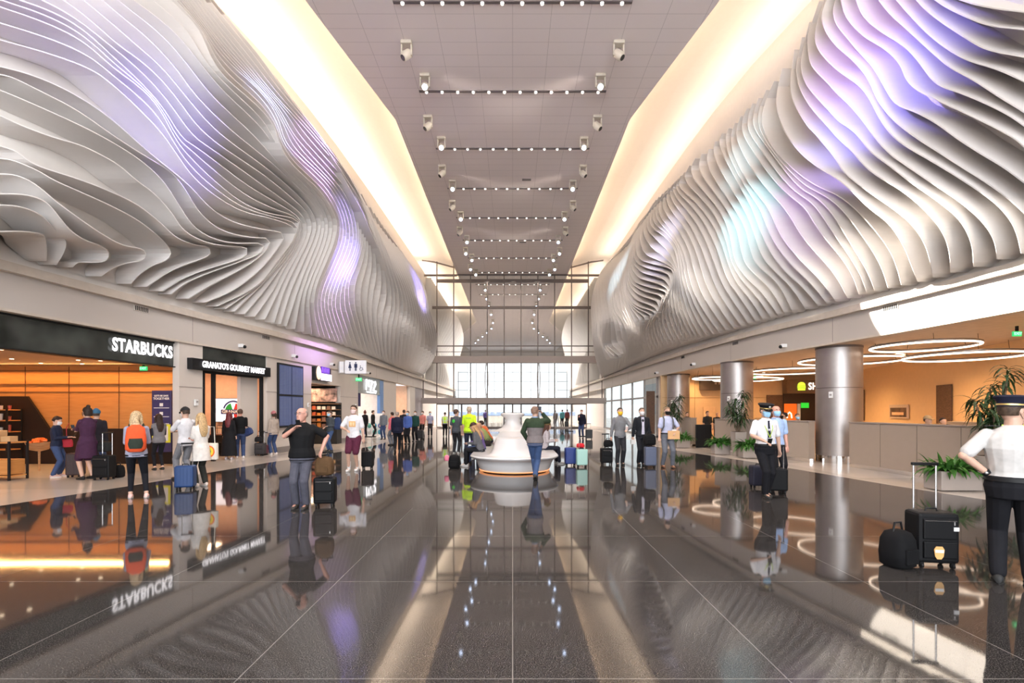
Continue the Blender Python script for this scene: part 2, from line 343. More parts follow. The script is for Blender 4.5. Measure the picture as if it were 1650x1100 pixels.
LEFT = [
 ('t0', 60, [(75,420),(76,399),(73,379),(61,375),(34,372),(0,373)]),
 ('t0', 60, [(92,426),(103,409),(108,393),(105,384),(91,372),(77,356),(66,346),(45,336),(23,331),(0,330)]),
 ('t0', 60, [(118,430),(127,421),(155,423),(173,420),(177,409),(170,398),(136,387),(114,372),(98,353),(84,334),(68,321),(45,314),(23,312),(0,312)]),
 ('t0', 60, [(164,445),(182,431),(205,423),(230,420),(237,410),(230,400),(198,396),(164,377),(125,350),(91,325),(66,303),(45,289),(23,281),(0,280)]),
 ('t0', 60, [(212,457),(223,443),(245,427),(268,420),(277,410),(273,398),(250,375),(216,350),(170,327),(125,307),(86,290),(64,276),(39,265),(18,257),(0,255)]),
 ('t0', 60, [(237,462),(276,434),(333,414),(341,409),(338,397),(313,395),(282,382),(262,361),(220,327),(159,300),(114,284),(68,270),(45,259),(27,243),(0,235)]),
 ('t0', 60, [(262,469),(304,442),(389,417),(400,409),(399,397),(355,396),(319,386),(293,369),(276,341),(248,310),(220,291),(193,266),(159,247),(127,232),(91,223),(41,205),(0,186)]),
 ('t0', 60, [(276,474),(304,451),(400,417),(424,406),(427,390),(378,393),(338,383),(310,364),(290,333),(262,288),(220,252),(159,216),(102,189),(30,157),(0,145)]),
 ('t0', 60, [(304,481),(333,462),(389,434),(425,410),(441,383),(403,383),(355,372),(319,341),(299,304),(276,276),(227,247),(182,218),(125,177),(68,148),(18,123),(0,120)]),
 ('t0', 60, [(330,487),(370,472),(415,440),(445,405),(464,374),(417,369),(366,355),(333,330),(304,296),(239,245),(170,182),(102,141),(45,118),(0,107)]),
 ('t0', 60, [(350,493),(417,462),(445,423),(473,389),(479,366),(440,352),(389,341),(347,316),(310,285),(281,243),(261,214),(227,178),(182,136),(148,111),(80,86),(0,64)]),
 ('t0', 60, [(378,502),(400,480),(440,440),(473,400),(485,361),(473,350),(431,344),(389,327),(338,285),(304,251),(284,227),(257,173),(227,141),(182,109),(145,75),(109,52),(57,30),(0,11)]),
 ('t0', 60, [(411,510),(440,470),(458,432),(480,400),(492,372),(482,348),(445,326),(400,300),(350,262),(318,238),(292,222),(265,175),(227,132),(182,91),(148,59),(114,34),(73,14),(32,0)]),
 ('t0', 60, [(443,519),(458,467),(477,429),(496,391),(504,365),(497,343),(470,318),(430,285),(390,258),(345,228),(315,200),(290,165),(262,130),(230,100),(190,72),(160,45),(128,18),(102,0)]),
 ('t0', 60, [(462,525),(478,475),(492,435),(510,395),(519,365),(513,340),(492,313),(465,287),(440,264),(410,240),(375,212),(340,180),(312,150),(285,112),(255,78),(225,50),(190,22),(165,0)]),
 ('t0', 60, [(490,534),(490,480),(505,440),(522,400),(530,370),(527,345),(508,316),(483,290),(460,266),(445,240),(425,210),(400,184),(368,155),(338,122),(312,88),(285,55),(250,25),(215,0)]),
 ('t0', 60, [(515,541),(505,500),(508,465),(525,425),(540,390),(545,360),(535,335),(515,305),(488,282),(464,258),(450,230),(443,205),(425,180),(400,157),(362,125),(341,95),(330,66),(316,40),(275,0)]),
 ('t1', 60, [(540,548),(526,512),(521,480),(536,440),(552,405),(560,375),(553,340),(535,305),(510,278),(480,252),(459,228),(452,200),(438,170),(413,140),(378,110),(348,78),(326,42),(292,0)]),
 ('t1', 40, [(560,555),(548,520),(538,490),(548,450),(568,415),(576,385),(571,345),(555,310),(530,280),(500,248),(472,216),(454,180),(427,146),(395,112),(360,74),(330,35),(306,0)]),
 ('t1', 30, [(585,565),(573,525),(562,490),(561,455),(576,425),(586,390),(587,350),(579,315),(560,285),(530,250),(500,215),(470,182),(437,147),(402,102),(358,48),(322,0)]),
 ('t1', 8, [(605,573),(595,535),(590,500),(592,465),(600,430),(598,395),(591,355),(583,320),(565,287),(540,252),(515,218),(490,186),(457,145),(424,97),(384,49),(344,0)]),
 ('t2', 0, [(625,582),(622,550),(624,520),(632,490),(628,450),(616,415),(606,385),(598,355),(588,330),(578,310),(563,282),(545,256),(527,232)]),
 ('t2', 0, [(645,591),(648,560),(650,530),(658,505),(652,470),(640,440),(628,412),(616,385),(607,358),(598,334)]),
 ('t2', 0, [(660,597),(668,570),(673,545),(676,520),(670,490),(662,462),(648,430),(634,402),(624,380),(616,362)]),
 ('t2', 0, [(675,602),(690,580),(697,555),(688,520),(680,495),(682,475),(674,450),(660,424),(646,403),(636,390)]),
 ('t2', 0, [(681,605),(698,583),(705,560),(704,535),(696,510),(690,490),(687,470),(680,452),(668,436),(655,420)]),
]
RIGHT = [
 ('t0', 120, [(1760,34),(1650,19),(1611,15),(1573,8),(1548,0)]),
 ('t0', 120, [(1760,62),(1650,47),(1593,42),(1555,27),(1523,11),(1507,0)]),
 ('t0', 120, [(1760,118),(1650,91),(1591,82),(1555,61),(1514,34),(1489,14),(1477,0)]),
 ('t0', 120, [(1760,180),(1650,131),(1607,111),(1559,98),(1527,80),(1495,55),(1468,27),(1445,0)]),
 ('t0', 120, [(1750,250),(1650,180),(1611,157),(1566,127),(1530,109),(1509,91),(1486,70),(1459,45),(1434,23),(1416,0)]),
 ('t0', 120, [(1740,280),(1650,201),(1611,177),(1555,152),(1514,139),(1500,127),(1486,107),(1468,84),(1448,68),(1418,50),(1395,32),(1384,14),(1380,0)]),
 ('t0', 120, [(1730,330),(1650,232),(1611,209),(1555,182),(1509,161),(1473,143),(1459,127),(1452,107),(1441,91),(1418,73),(1395,61),(1377,45),(1361,25),(1355,0)]),
 ('t0', 90, [(1720,392),(1710,355),(1690,325),(1650,294),(1617,269),(1579,247),(1540,222),(1509,198),(1473,179),(1447,171),(1434,157),(1420,130),(1405,105),(1384,84),(1366,62),(1348,41),(1341,20),(1346,0)]),
 ('t0', 90, [(1683,400),(1676,370),(1650,343),(1623,318),(1585,291),(1541,264),(1503,239),(1486,229),(1452,205),(1430,184),(1411,157),(1402,132),(1386,109),(1368,91),(1350,77),(1335,59),(1325,39),(1323,20),(1332,0)]),
 ('t0', 40, [(1645,408),(1639,378),(1628,354),(1606,329),(1574,305),(1527,275),(1486,251),(1459,236),(1434,216),(1414,186),(1402,159),(1384,136),(1350,114),(1330,95),(1316,77),(1312,57),(1318,30),(1330,-8)]),
 ('t0', 30, [(1606,417),(1604,394),(1595,373),(1574,348),(1541,321),(1500,294),(1459,266),(1430,246),(1405,216),(1391,195),(1368,168),(1350,152),(1335,135),(1307,107),(1303,90),(1300,60),(1310,30)]),
 ('t0', 30, [(1568,429),(1567,394),(1549,356),(1514,326),(1467,294),(1432,266),(1402,245),(1384,220),(1368,205),(1350,195),(1335,177),(1307,148),(1294,127),(1289,100),(1297,65)]),
 ('t0', 20, [(1531,438),(1530,405),(1519,373),(1492,340),(1454,307),(1415,285),(1391,266),(1372,242),(1350,223),(1335,205),(1307,175),(1287,141),(1282,110),(1288,80)]),
 ('t0', 20, [(1503,446),(1499,422),(1489,389),(1467,359),(1440,337),(1405,313),(1375,291),(1358,275),(1348,258),(1333,238),(1315,217),(1298,200),(1275,159),(1273,127),(1277,100)]),
 ('t0', 10, [(1478,453),(1470,433),(1456,395),(1432,359),(1399,335),(1372,307),(1350,288),(1315,268),(1286,244),(1266,215),(1257,195),(1250,172),(1252,145),(1258,120)]),
 ('t0', 10, [(1452,459),(1445,430),(1432,400),(1405,365),(1377,335),(1350,314),(1316,300),(1286,280),(1248,244),(1225,200),(1232,165),(1243,140)]),
 ('t1', 0, [(1409,468),(1399,440),(1380,408),(1360,375),(1340,342),(1316,318),(1288,303),(1262,272),(1237,238),(1213,205),(1214,180),(1222,158)]),
 ('t1', 0, [(1384,474),(1375,447),(1358,418),(1330,385),(1312,360),(1298,335),(1272,315),(1246,290),(1216,248),(1196,215),(1195,195),(1203,175)]),
 ('t1', 0, [(1346,485),(1330,462),(1315,444),(1289,418),(1266,392),(1251,366),(1238,334),(1216,308),(1198,282),(1186,258),(1178,235),(1178,215),(1184,198)]),
 ('t1', 0, [(1318,492),(1292,462),(1266,439),(1243,410),(1225,372),(1211,333),(1193,302),(1179,276),(1165,250),(1158,228),(1163,215)]),
 ('t1', 0, [(1277,502),(1259,465),(1240,444),(1216,424),(1209,404),(1202,369),(1185,338),(1164,308),(1146,280),(1138,258),(1142,240)]),
 ('t1', 0, [(1254,508),(1228,471),(1199,444),(1181,415),(1176,375),(1162,342),(1138,312),(1118,290),(1112,272),(1120,255)]),
 ('t2', 0, [(1230,515),(1205,478),(1183,450),(1170,415),(1158,380),(1140,348),(1118,322),(1100,308),(1092,295),(1102,278)]),
 ('t2', 0, [(1195,526),(1172,495),(1152,462),(1140,428),(1128,395),(1114,365),(1095,340),(1082,322),(1078,305),(1088,292)]),
 ('t2', 0, [(1160,537),(1138,508),(1120,478),(1110,445),(1103,412),(1092,386),(1078,366),(1063,348),(1060,330),(1072,308)]),
 ('t3', 0, [(1130,546),(1112,515),(1100,480),(1093,440),(1088,400),(1068,378),(1048,366),(1046,345),(1056,322)]),
 ('t3', 0, [(1105,553),(1085,518),(1080,478),(1085,450),(1084,432),(1052,425),(1028,418),(1022,395),(1030,365),(1043,342)]),
 ('t3', 0, [(1080,561),(1062,532),(1060,505),(1072,480),(1074,468),(1042,462),(1017,452),(1012,425),(1016,388),(1030,358)]),
 ('t3', 0, [(1055,570),(1045,545),(1043,525),(1056,508),(1052,500),(1030,495),(1012,483),(1006,455),(1008,412),(1020,375)]),
 ('t3', 0, [(1035,578),(1030,552),(1026,533),(1022,518),(1014,502),(1008,480),(1003,455),(1000,430),(1003,405),(1010,388)]),
 ('t3', 0, [(1012,587),(1014,562),(1009,532),(1000,512),(990,500),(986,470),(983,445),(987,420),(1000,400)]),
 ('t3', 0, [(993,596),(1000,576),(988,566),(976,556),(978,535),(982,510),(977,475),(973,447),(979,425),(990,410)]),
 ('t2', 0, [(975,604),(972,585),(968,565),(964,545),(961,520),(957,490),(957,465),(964,445),(978,424)]),
 ('t2', 0, [(969,607),(962,588),(957,565),(954,540),(952,510),(952,485),(958,460),(968,438)]),
]
NS = 72
def sculpture(s, data, subs, name, label, amps):
    keys = []
    for tag, e, p in data:
        p = list(p)
        if e:
            if s < 0: p = ext(p, e*2.2, 1)
            else:
                p = ext(p, e, 1)
                if p[0][0] > 1700 and p[0][1] < 340: p = ext(p, 70, 0)
        keys.append(resample(chaikin(p), NS))
    root = thing(name, label, 'sculpture', (0, 0, 4.8))
    rows = []; K = len(keys)
    for k in range(K-1):
        n = subs(k)
        for j in range(n):
            t = j/n; a = keys[max(k-1, 0)]; b = keys[k]; c = keys[k+1]; d = keys[min(k+2, K-1)]
            row = []
            for i in range(NS):
                q = []
                for ax in (0, 1):
                    lin = b[i][ax]*(1-t)+c[i][ax]*t
                    cr = .5*((2*b[i][ax])+(-a[i][ax]+c[i][ax])*t+(2*a[i][ax]-5*b[i][ax]+4*c[i][ax]-d[i][ax])*t*t+(-a[i][ax]+3*b[i][ax]-3*c[i][ax]+d[i][ax])*t**3)
                    q.append(.5*lin+.5*cr)
                row.append(q)
            rows.append((k+t, row))
    rows.append((K-1, keys[-1]))
    inner_grid = []
    for kf, row in rows:
        E = []; I = []
        A = interp(amps, kf)
        for i, (px, py) in enumerate(row):
            t = i/(NS-1)
            p = .42+A*math.sin(PI*min(1, t*1.08))**.8 if t*1.08 < 1 else .42
            u = abs(px-HX)/FPX; w = (HY-py)/FPX
            y = 12.0
            for _ in range(60): y = .5*y+.5*(W(y)-p)/u
            X = W(y)-p; z = CAMH+w*y
            z = max(4.82, min(15.25, z))
            E.append(Vector((s*X, y, z))); b = min(.85, p-.04)
            I.append(Vector((s*(X+b), y, z)))
        inner_grid.append(I)
        mb = MB(); rings = []
        for i in range(NS):
            tg = (E[min(i+1, NS-1)]-E[max(i-1, 0)])
            nn = tg.cross(Vector((1, 0, 0)))
            hw = .006+.0005*E[i].y
            nn = nn.normalized()*hw if nn.length > 1e-4 else Vector((0, hw, 0))
            o = Vector((0, 0, -4.8))
            rings.append([E[i]+nn+o, E[i]-nn+o, I[i]-nn+o, I[i]+nn+o])
        mb.loft(rings)
        f = obj('fin', mb, m_fin, root)
        for poly in f.data.polygons: poly.use_smooth = False
    mb = MB(); G = inner_grid; n = len(G)
    vs = [p+Vector((s*.02, 0, -4.8)) for r in G for p in r]
    fs = [(i*NS+j, i*NS+j+1, (i+1)*NS+j+1, (i+1)*NS+j) for i in range(n-1) for j in range(NS-1)]
    mb.add(vs, fs); obj('backing_skin', mb, m_back, root, smooth=True)
    return len(rows)
nL = sculpture(-1, LEFT, lambda k: 1 if k < 10 else (2 if k < 16 else 3 if k < 20 else 4 if k < 24 else 3), 'wall_sculpture',
    'huge white ribbed canyon sculpture flowing along the left hall wall', [(0,1.0),(4,1.3),(9,1.6),(12,1.2),(16,2.2),(17,1.0),(20,1.3),(22,1.6),(25,1.5)])
nR = sculpture(1, RIGHT, lambda k: 1 if k < 15 else (2 if k < 22 else 3 if k < 25 else 4 if k < 32 else 3), 'wall_sculpture',
    'huge white ribbed canyon sculpture flowing along the right hall wall', [(0,1.2),(8,1.5),(14,2.0),(15,1.4),(22,1.5),(25,1.9),(30,2.0),(33,1.5)])
# ------------------------------------------------------------------ glass screen across the hall
GY = 47.0
def wz(py, y=GY): return CAMH+(HY-py)*y/FPX
gw = thing('window_1', None, None, (0, GY, 0)); gw['kind'] = 'structure'
mb = MB()
vx = [-8.68,-7.35,-5.72,-4.08,-2.45,-.82,.82,2.45,4.08,5.72,7.35,8.68]
for x in vx:
    top = 14.85 if abs(x) < 5.4 else 15.9+(abs(x)-5.4)*.12
    if abs(x) > 8: top = 6
    mb.box(x-.045, x+.045, -.08, .08, 2.9, top)
for x in (-1, 1):
    for z0, z1, a, b in ((14.7,14.85,5.4,8.6),):
        mb.box(min(x*a, x*b), max(x*a, x*b), -.06, .06, z0, z1)
mb.box(-8.6, 8.6, -.07, .07, 14.78, 14.9); mb.box(-7.4, 7.4, -.1, .1, 14.1, 14.42)
mb.box(-7.8, 7.8, -.1, .1, 11.55, 11.8); mb.box(-8, 8, -.05, .05, 7.9, 8.0); mb.box(-8, 8, -.05, .05, 7.35, 7.4)
for s in (-1, 1): mb.prism([(s*5.2,15.5),(s*7.6,16.15),(s*8.8,16.3),(s*8.8,16.2),(s*7.6,16.03),(s*5.2,15.38)], -.08, .08)
obj('window_frame', mb, m_mull, gw)
mb = MB(); mb.box(-8.7, 8.7, -.35, .35, 6.3, 6.95); mb.box(-9.0, 9.0, -.6, .6, 2.36, 2.9)
obj('spandrel_beam', mb, m_beam, gw)
mb = MB(); mb.quad((-8.7,0,2.9),(8.7,0,2.9),(8.7,0,14.9),(-8.7,0,14.9)); obj('glass_pane', mb, m_glass, gw)
# entrance doors under the beam
dx = [-7.4,-6.2,-4.95,-3.35,-2.45,-.82,0,.82,2.45,4.08,5.72,7.2]
n = 1
for i, (a, b) in enumerate(zip(dx, dx[1:])):
    d = thing('door_%d' % (i+1), None, None, ((a+b)/2, GY, 0)); d['kind'] = 'structure'; w = (b-a)/2
    mb = MB(); mb.box(-w, -w+.07, -.05, .05, 0, 2.36); mb.box(w-.07, w, -.05, .05, 0, 2.36)
    mb.box(-w, w, -.04, .04, 2.26, 2.36); mb.box(-w, w, -.04, .04, 0, .12); obj('door_frame', mb, m_mull if i % 3 else m_beam, d)
    mb = MB(); mb.quad((-w+.07,0,.12),(w-.07,0,.12),(w-.07,0,2.26),(-w+.07,0,2.26)); obj('door_glass', mb, m_glass, d)
# ------------------------------------------------------------------ hall beyond the glass
m_far = mat('far_wall_paint', (.66,.60,.55), .7)
for s, nm in ((-1, 'left'), (1, 'right')):
    mb = MB(); wallstrip(mb, s, [47.6,55,64,72,80,89,98,107], 0, 4.0, .3, .2); struct('wall_'+nm, mb, m_far)
mb = MB(); mb.box(-13, 13, 107, 107.4, 12.3, 17); mb.box(-13, 13, 107, 107.4, 3.6, 4.5); struct('wall_back', mb, m_far)
fw = thing('window_2', None, None, (0, 107, 0)); fw['kind'] = 'structure'
mb = MB()
for i in range(-6, 7): mb.box(i*2.0-.05, i*2.0+.05, -.1, .1, 0, 12.3)
for z in (1.2, 6.2, 8.1, 10.1): mb.box(-12.6, 12.6, -.08, .08, z-.04, z+.04)
obj('window_frame', mb, mat('pale_frame', (.55,.56,.58), .5), fw)
for s in (-1, 1):   # bowed masts in front of the far window
    mb = MB()
    for r in (-.35, .35): mb.tube([(r*math.sin(PI*i/12)+0, 0, 4.5+7.6*i/12) for i in range(13)], .09, 8)
    mb.tube([(0, 0, 0), (0, 0, 4.5)], .12, 8)
    obj('bowed_mast', mb, m_steel, loc=(s*5.6, 104, 0), smooth=True, label='slender bowed steel mast before the far window, %s one' % ('left' if s < 0 else 'right'), cat='mast')
    mb = MB(); mb.tube([(s*-5.6+ (i/12)*11.2*s, 0, .0-.9*math.sin(PI*i/6 % PI)) for i in range(13)], .05, 6)
# bulging masses of the sculptures beyond the glass
def farbulge(s, name, label):
    pts = [(50,0.4),(54,2.4),(59,3.3),(64,2.2),(69,.6)]
    root = thing(name, label, 'sculpture', (s*8.5, 60, 4.8))
    for i in range(30):
        y = 48.6+i*.75; A = max(.3, interp(pts, y)); mb = MB(); rings = []
        for j in range(28):
            t = j/27; z = t*10.2
            d = .35+A*(.45+.55*math.sin(t*PI*1.7+y*.16))*math.sin(PI*min(1, .12+t*.9))
            d = max(.3, d); rings.append([(-s*d, y-60-.05, z), (-s*d, y-60+.05, z), (s*.2, y-60+.05, z), (s*.2, y-60-.05, z)])
        mb.loft(rings); obj('fin', mb, m_fin, root)
farbulge(-1, 'wall_sculpture', 'white ribbed sculpture on the left wall seen through the glass screen')
farbulge(1, 'wall_sculpture', 'white ribbed sculpture on the right wall seen through the glass screen')
# check-in counters far behind the doors
m_blue = mat('pale_blue_panel', (.30,.42,.66), .4); m_cream = mat('cream_panel', (.7,.66,.6), .5)
for i, x in enumerate((-7.4,-4.9,-2.4,2.4,4.9,7.4)):
    t = thing('service_desk', '%s blue-topped service desk beyond the glass doors' % ('leftmost','second from left','third from left','third from right','second from right','rightmost')[i], 'desk', (x, 66, 0), group='service desks beyond the doors')
    mb = MB(); mb.box(-1.1, 1.1, -.4, .4, 0, .95); obj('desk_body', mb, m_cream, t)
    mb = MB(); mb.box(-1.15, 1.15, -.45, .45, .97, 1.5); obj('front_panel', mb, m_blue, t, bevel=.03)
# ------------------------------------------------------------------ left side: pillars, piers, shops
m_orange = woodmat('orange_oak_panel', (.50,.21,.055), (.60,.28,.085), .5, (.6,.6,9))
m_hdr = mat('dark_reflective_panel', (.045,.05,.045), .16, var=.6, scale=1.2)
m_pink = mat('peach_plaster', (.72,.47,.34), .7)
def piece(name, y0, y1, z0=0, z1=3.8, off=.05, th=.5, m=None, s=-1):
    mb = MB(); wallstrip(mb, s, cut(y0, y1), z0, z1, off, th); return struct(name, mb, m or m_wall)
def ptS(y, off=0, s=-1): return s*(W(y)+off)
piece('wall_left', 14.75, 15.65, th=.2); piece('wall_left', 18.75, 22.1, th=.3); piece('wall_left', 25.4, 28.1, th=.3)
piece('wall_left', 22.1, 25.4, 2.97, 3.8); piece('wall_left', 33.4, 36.8, th=1.0)
piece('wall_left', 41.5, 43.6, th=.4); piece('wall_left', 43.6, 47, th=.5, m=mat('mauve_grey_panel', (.36,.32,.33), .5))
# joints on the piers
mb = MB(); wallstrip(mb, -1, cut(18.7, 22.1), 2.42, 2.44, .035, .02); wallstrip(mb, -1, cut(25.4,28.1), 2.42, 2.44, .035, .02); wallstrip(mb, -1, cut(14.75,15.65), 2.42, 2.44, .035, .02)
struct('trim_5', mb, m_beam)
mb = MB(); wallstrip(mb, -1, cut(18.75, 22.1), 0, .22, .0, .08); wallstrip(mb, -1, cut(25.4, 28.1), 0, .22, .0, .08); struct('baseboard_left', mb, m_steel)
# coffee shop
mb = MB(); mb.box(-22, -10.2, 15.5, 15.64, 0, 3.25); struct('wall_back', mb, m_orange)
mb = MB()
for a, b in zip(cut(2, 15.49), cut(2, 15.49)[1:]): mb.add([(x_, y_, z_) for z_ in (3.14, 3.3) for x_, y_ in ((-22,a),(-W(a)-.45,a),(-W(b)-.45,b),(-22,b))], [(0,1,2,3),(7,6,5,4),(0,4,5,1),(1,5,6,2),(2,6,7,3),(3,7,4,0)])
struct('ceiling', mb, mat('brown_soffit', (.42,.30,.22), .7))
mb = MB(); mb.box(-22.2, -22, 2, 15.6, 0, 3.3); struct('wall_left', mb, m_orange)
mb = MB()
for y in (2.97, 2.55): mb.box(-22, -10.3, 15.46, 15.5, 3.14-.02-(3.14-y)*1, 3.14-(3.14-y)*1)
for x in (-21,-18.6,-16.8,-15.6,-14.2,-12.6):
    mb.box(x-.008, x+.008, 15.485, 15.5, 1.1, 3.1)
mb.box(-22, -10.3, 15.485, 15.5, 2.28, 2.3); struct('trim_6', mb, mat('deep_brown_joint', (.13,.05,.02), .6))
mb = MB(); mb.prism([(-22,0),(-10.3,0),(-10.3,1.12),(-14.75,1.12),(-15.45,2.15),(-22,2.15)], 15.40, 15.47); struct('trim_7', mb, mat('near_black_panel', (.02,.012,.01), .5))
area('cafe_wall_wash', (-16.3, 15.2, 3.10), 11, .08, 330, (1,.50,.16), (-.5, 0, 0))
for x in (-19,-15.5,-12.8):
    for y in (8, 12): spot('cafe_downlight', (x, y, 3.1), (x, y, 0), 260, (1,.62,.32), 130, .8, .05)
for px_, py_, w_ in ((3,563,'nearest'),(48,566,'second nearest'),(125,571,'third'),(19,578,'fourth'),(126,580,'fifth'),(162,581,'sixth'),(66,585,'seventh'),(132,586,'farthest')):
    y_ = FPX*1.43/(HY-py_); t = thing('downlight', 'small round recessed downlight in the coffee shop ceiling, %s from the viewer' % w_, 'ceiling lamp', (atx(px_, y_), y_, 3.14), group='coffee shop downlights')
    obj('trim_ring', MB().lathe([(.06,-.012),(.065,0)], n=16), m_white, t, smooth=True); obj('lamp', MB().lathe([(.04,-.02),(.045,-.012)], n=16), emis('warm_dot', (1,.8,.55), 8), t)
hd = thing('shop_header', 'long black glossy sign header over the coffee shop opening', 'shop sign', (0, 0, 3.04))
mb = MB(); wallstrip(mb, -1, cut(4, 14.74), 0, .74, .22, .2); obj('panel', mb, m_hdr, hd)
mb = MB(); wallstrip(mb, -1, cut(4, 14.75), -.03, .0, .16, .3); wallstrip(mb, -1, cut(4, 14.74), .70, .755, .18, .24); obj('metal_edge', mb, m_black, hd)
def wallrot(y, s=-1):
    d = .4; a = math.atan2((W(y+d)-W(y-d))*s, 2*d)   # heading of the wall
    return a
def sidetext(name, s_, txt, yc, z, length, size, m, parent, off, bold=.0, s=-1, **k):
    """writing on a side wall, reading left to right for people in the hall"""
    a = wallrot(yc, s)
    # text local x runs along the wall; on the left wall it runs away from the camera
    rz = PI/2 - a if s < 0 else -PI/2 - a
    return text(name, txt, size, m, parent, (s*(W(yc)+off), yc, z), (PI/2, 0, rz), extrude=.004, bold=bold, **k)
m_lit = emis('lit_white_letter', (1,.97,1), 2.2)
hdr0 = Vector((0,0,3.04))
t = text('lettering', 'STARBUCKS', .48, m_lit, hd, (ptS(13.68, .16), 13.68, .39), (PI/2, 0, PI/2-wallrot(13.68)), .004, .016, sx=.70, spacing=1.08)
# merchandise in the coffee shop
def goods(root_name, label, x, y, w, h, shelves, grp):
    t = thing(root_name, label, 'shelf', (x, y, 0))
    for sx in (-1, 1):
        for sy in (-1, 1): obj('leg', MB().box(sx*w/2-.02, sx*w/2+.02, sy*.22-.02, sy*.22+.02, 0, h), m_black, t)
    for z in shelves:
        mb = MB(); mb.box(-w/2, w/2, -.22, .22, z-.03, z); obj('shelf_board', mb, m_orange, t)
    return t
goods('display_stand', 'low wooden stand with black legs stacked with boxed goods, left edge of coffee shop', -12.75, 11.9, 1.2, .95, (.12, .93), '')
mb = MB(); mb.box(-.56, .56, -.2, .2, .14, .5); o = obj('wooden_crate', mb, m_orange, loc=(-12.75, 11.9, 0), label='orange-brown wooden crate inside the low display stand', cat='crate')
m_kraft = mat('kraft_box', (.62,.40,.20), .7); k = 0
bx = []
for row, n, z in ((0,4,.93),(1,3,1.07),(2,2,1.21),(3,1,1.35)):
    for i in range(n):
        mb = MB(); mb.box(-.11, .11, -.1, .1, 0, .138)
        obj('boxed_product', mb, m_kraft, loc=(-13.15+i*.26+.0*row, 11.9, z), bevel=.006, label='small kraft box stacked on the low display stand, row %d from the bottom, place %d' % (row+1, i+1) , cat='box', group='kraft boxes stacked on the display stand')
goods('display_shelf', 'tall dark wall shelf holding cups and tumblers in coffee shop', -16.5, 15.1, 1.9, 1.75, (.5, 1.05, 1.4, 1.73), '')
for r, z in enumerate((1.05, 1.4, 1.73)):
    for i in range(7):
        tall = (i+r) % 3 == 0
        t = thing('travel_mug', 'travel mug on the tall cafe shelf, %s board, %s from the left' % (('lower','middle','upper')[r], ('first','second','third','fourth','fifth','sixth','seventh')[i]), 'mug', (-17.25+i*.26, 15.1, z), group='mugs on the cafe shelf')
        hh = .2 if tall else .12
        mb = MB(); mb.lathe([(.035,0),(.045,hh)], n=12); obj('cup', mb, mat('mug_pale' if i % 2 else 'mug_red', (.7,.66,.6) if i % 2 else (.35,.07,.05), .3), t, smooth=True)
        mb = MB(); mb.lathe([(.047,hh),(.045,hh+.02),(.01,hh+.025)], n=12); obj('lid', mb, m_black, t, smooth=True)
b = thing('wicker_basket', 'round wicker basket heaped with bright orange packets', 'basket', (-13.3, 13.6, .0))
mb = MB(); mb.lathe([(.02,0),(.03,.55),(.2,.6),(.3,.8),(.27,.8),(.18,.63)], n=20); obj('bowl', mb, woodmat('wicker', (.25,.14,.07), (.5,.32,.18), .8), b, smooth=True)
mb = MB()
for i in range(26):
    a = random.random()*6.28; r = random.random()*.2; mb.box(-.06,.06,-.04,.04,-.02,.02, random.random()*3, (r*math.cos(a), r*math.sin(a), .78+.12*(1-r*4)+random.random()*.03))
o = obj('orange_packets', mb, mat('orange_wrap', (.95,.22,.03), .4), label='pile of small bright orange snack packets in the wicker basket', cat='snack packets', kind='stuff', loc=(-13.3,13.6,0))
# safety poster
po = thing('poster_board', 'tall navy safety poster with white writing and yellow panel', 'poster', (-11.12, 15.36, .38))
mb = MB(); mb.box(-.31, .31, -.03, .03, 0, 1.95); obj('board', mb, mat('navy_board', (.035,.03,.12), .4), po, bevel=.01)
mb = MB(); mb.box(-.29, .29, -.045, -.03, .3, .88); obj('yellow_panel', mb, mat('yellow_print', (.8,.8,.05), .5), po)
mb = MB(); mb.box(-.22, .22, -.05, -.045, .36, .82); obj('white_panel', mb, m_white, po)
for i, (s_, z, sz) in enumerate((("LET'S BE SAFE", 1.78, .075), ('TOGETHER', 1.69, .1))):
    text('lettering', s_, sz, m_white, po, (0, -.04, z), (PI/2, 0, 0), .004, .002)
mb = MB()
for z in (1.5, 1.22, 1.0): mb.box(-.05, .05, -.045, -.03, z-.05, z+.05); mb.box(-.24, .24, -.038, -.03, z-.11, z-.09)
obj('icons', mb, m_white, po)
# gourmet market
gm_y0, gm_y1 = 15.65, 18.75
mb = MB(); mb.box(-16, ptS(18.9,.3), 20.0, 20.2, 0, 3.6); struct('wall_back', mb, m_pink)
mb = MB(); mb.box(-16.1, -16, 15.7, 20.2, 0, 3.6); struct('wall_left', mb, m_pink)
mb = MB(); mb.box(-16, ptS(17,.5), 15.7, 20.2, 3.5, 3.6); struct('ceiling', mb, m_pink)
area('market_downlight', (-12.0, 18.2, 3.42), 1.6, 1.0, 150, (1,.66,.40), (0,0,0))
mh = thing('shop_header', 'black sign box and header over the gourmet market doorway', 'shop sign', (0, 0, 3.05))
mb = MB(); wallstrip(mb, -1, [15.66,17,18.74], .28, .74, .1, .15); obj('panel', mb, m_hdr, mh)
mb = MB(); wallstrip(mb, -1, [15.05,17,18.7], -.06, .29, -.12, .2); obj('sign_box', mb, m_black, mh)
text('lettering', "GRANATO'S GOURMET MARKET", .275, m_lit, mh, (ptS(16.85,-.16), 16.85, .115), (PI/2, 0, PI/2-wallrot(16.85)), .004, .008, sx=.74, spacing=1.0)
mf = thing('door_20', None, None, (0,0,0)); mf['kind'] = 'structure'
mb = MB()
for y in (15.75, 16.2, 18.55): wallstrip(mb, -1, [y, y+.09], 0, 3.0, .12, .1)
wallstrip(mb, -1, [15.75,17,18.6], 2.92, 3.0, .12, .1); obj('door_frame', mb, m_black, mf)
mb = MB(); wallstrip(mb, -1, [17.7,18.6], 0, 3.5, .32, .12); struct('wall_left', mb, m_wall)
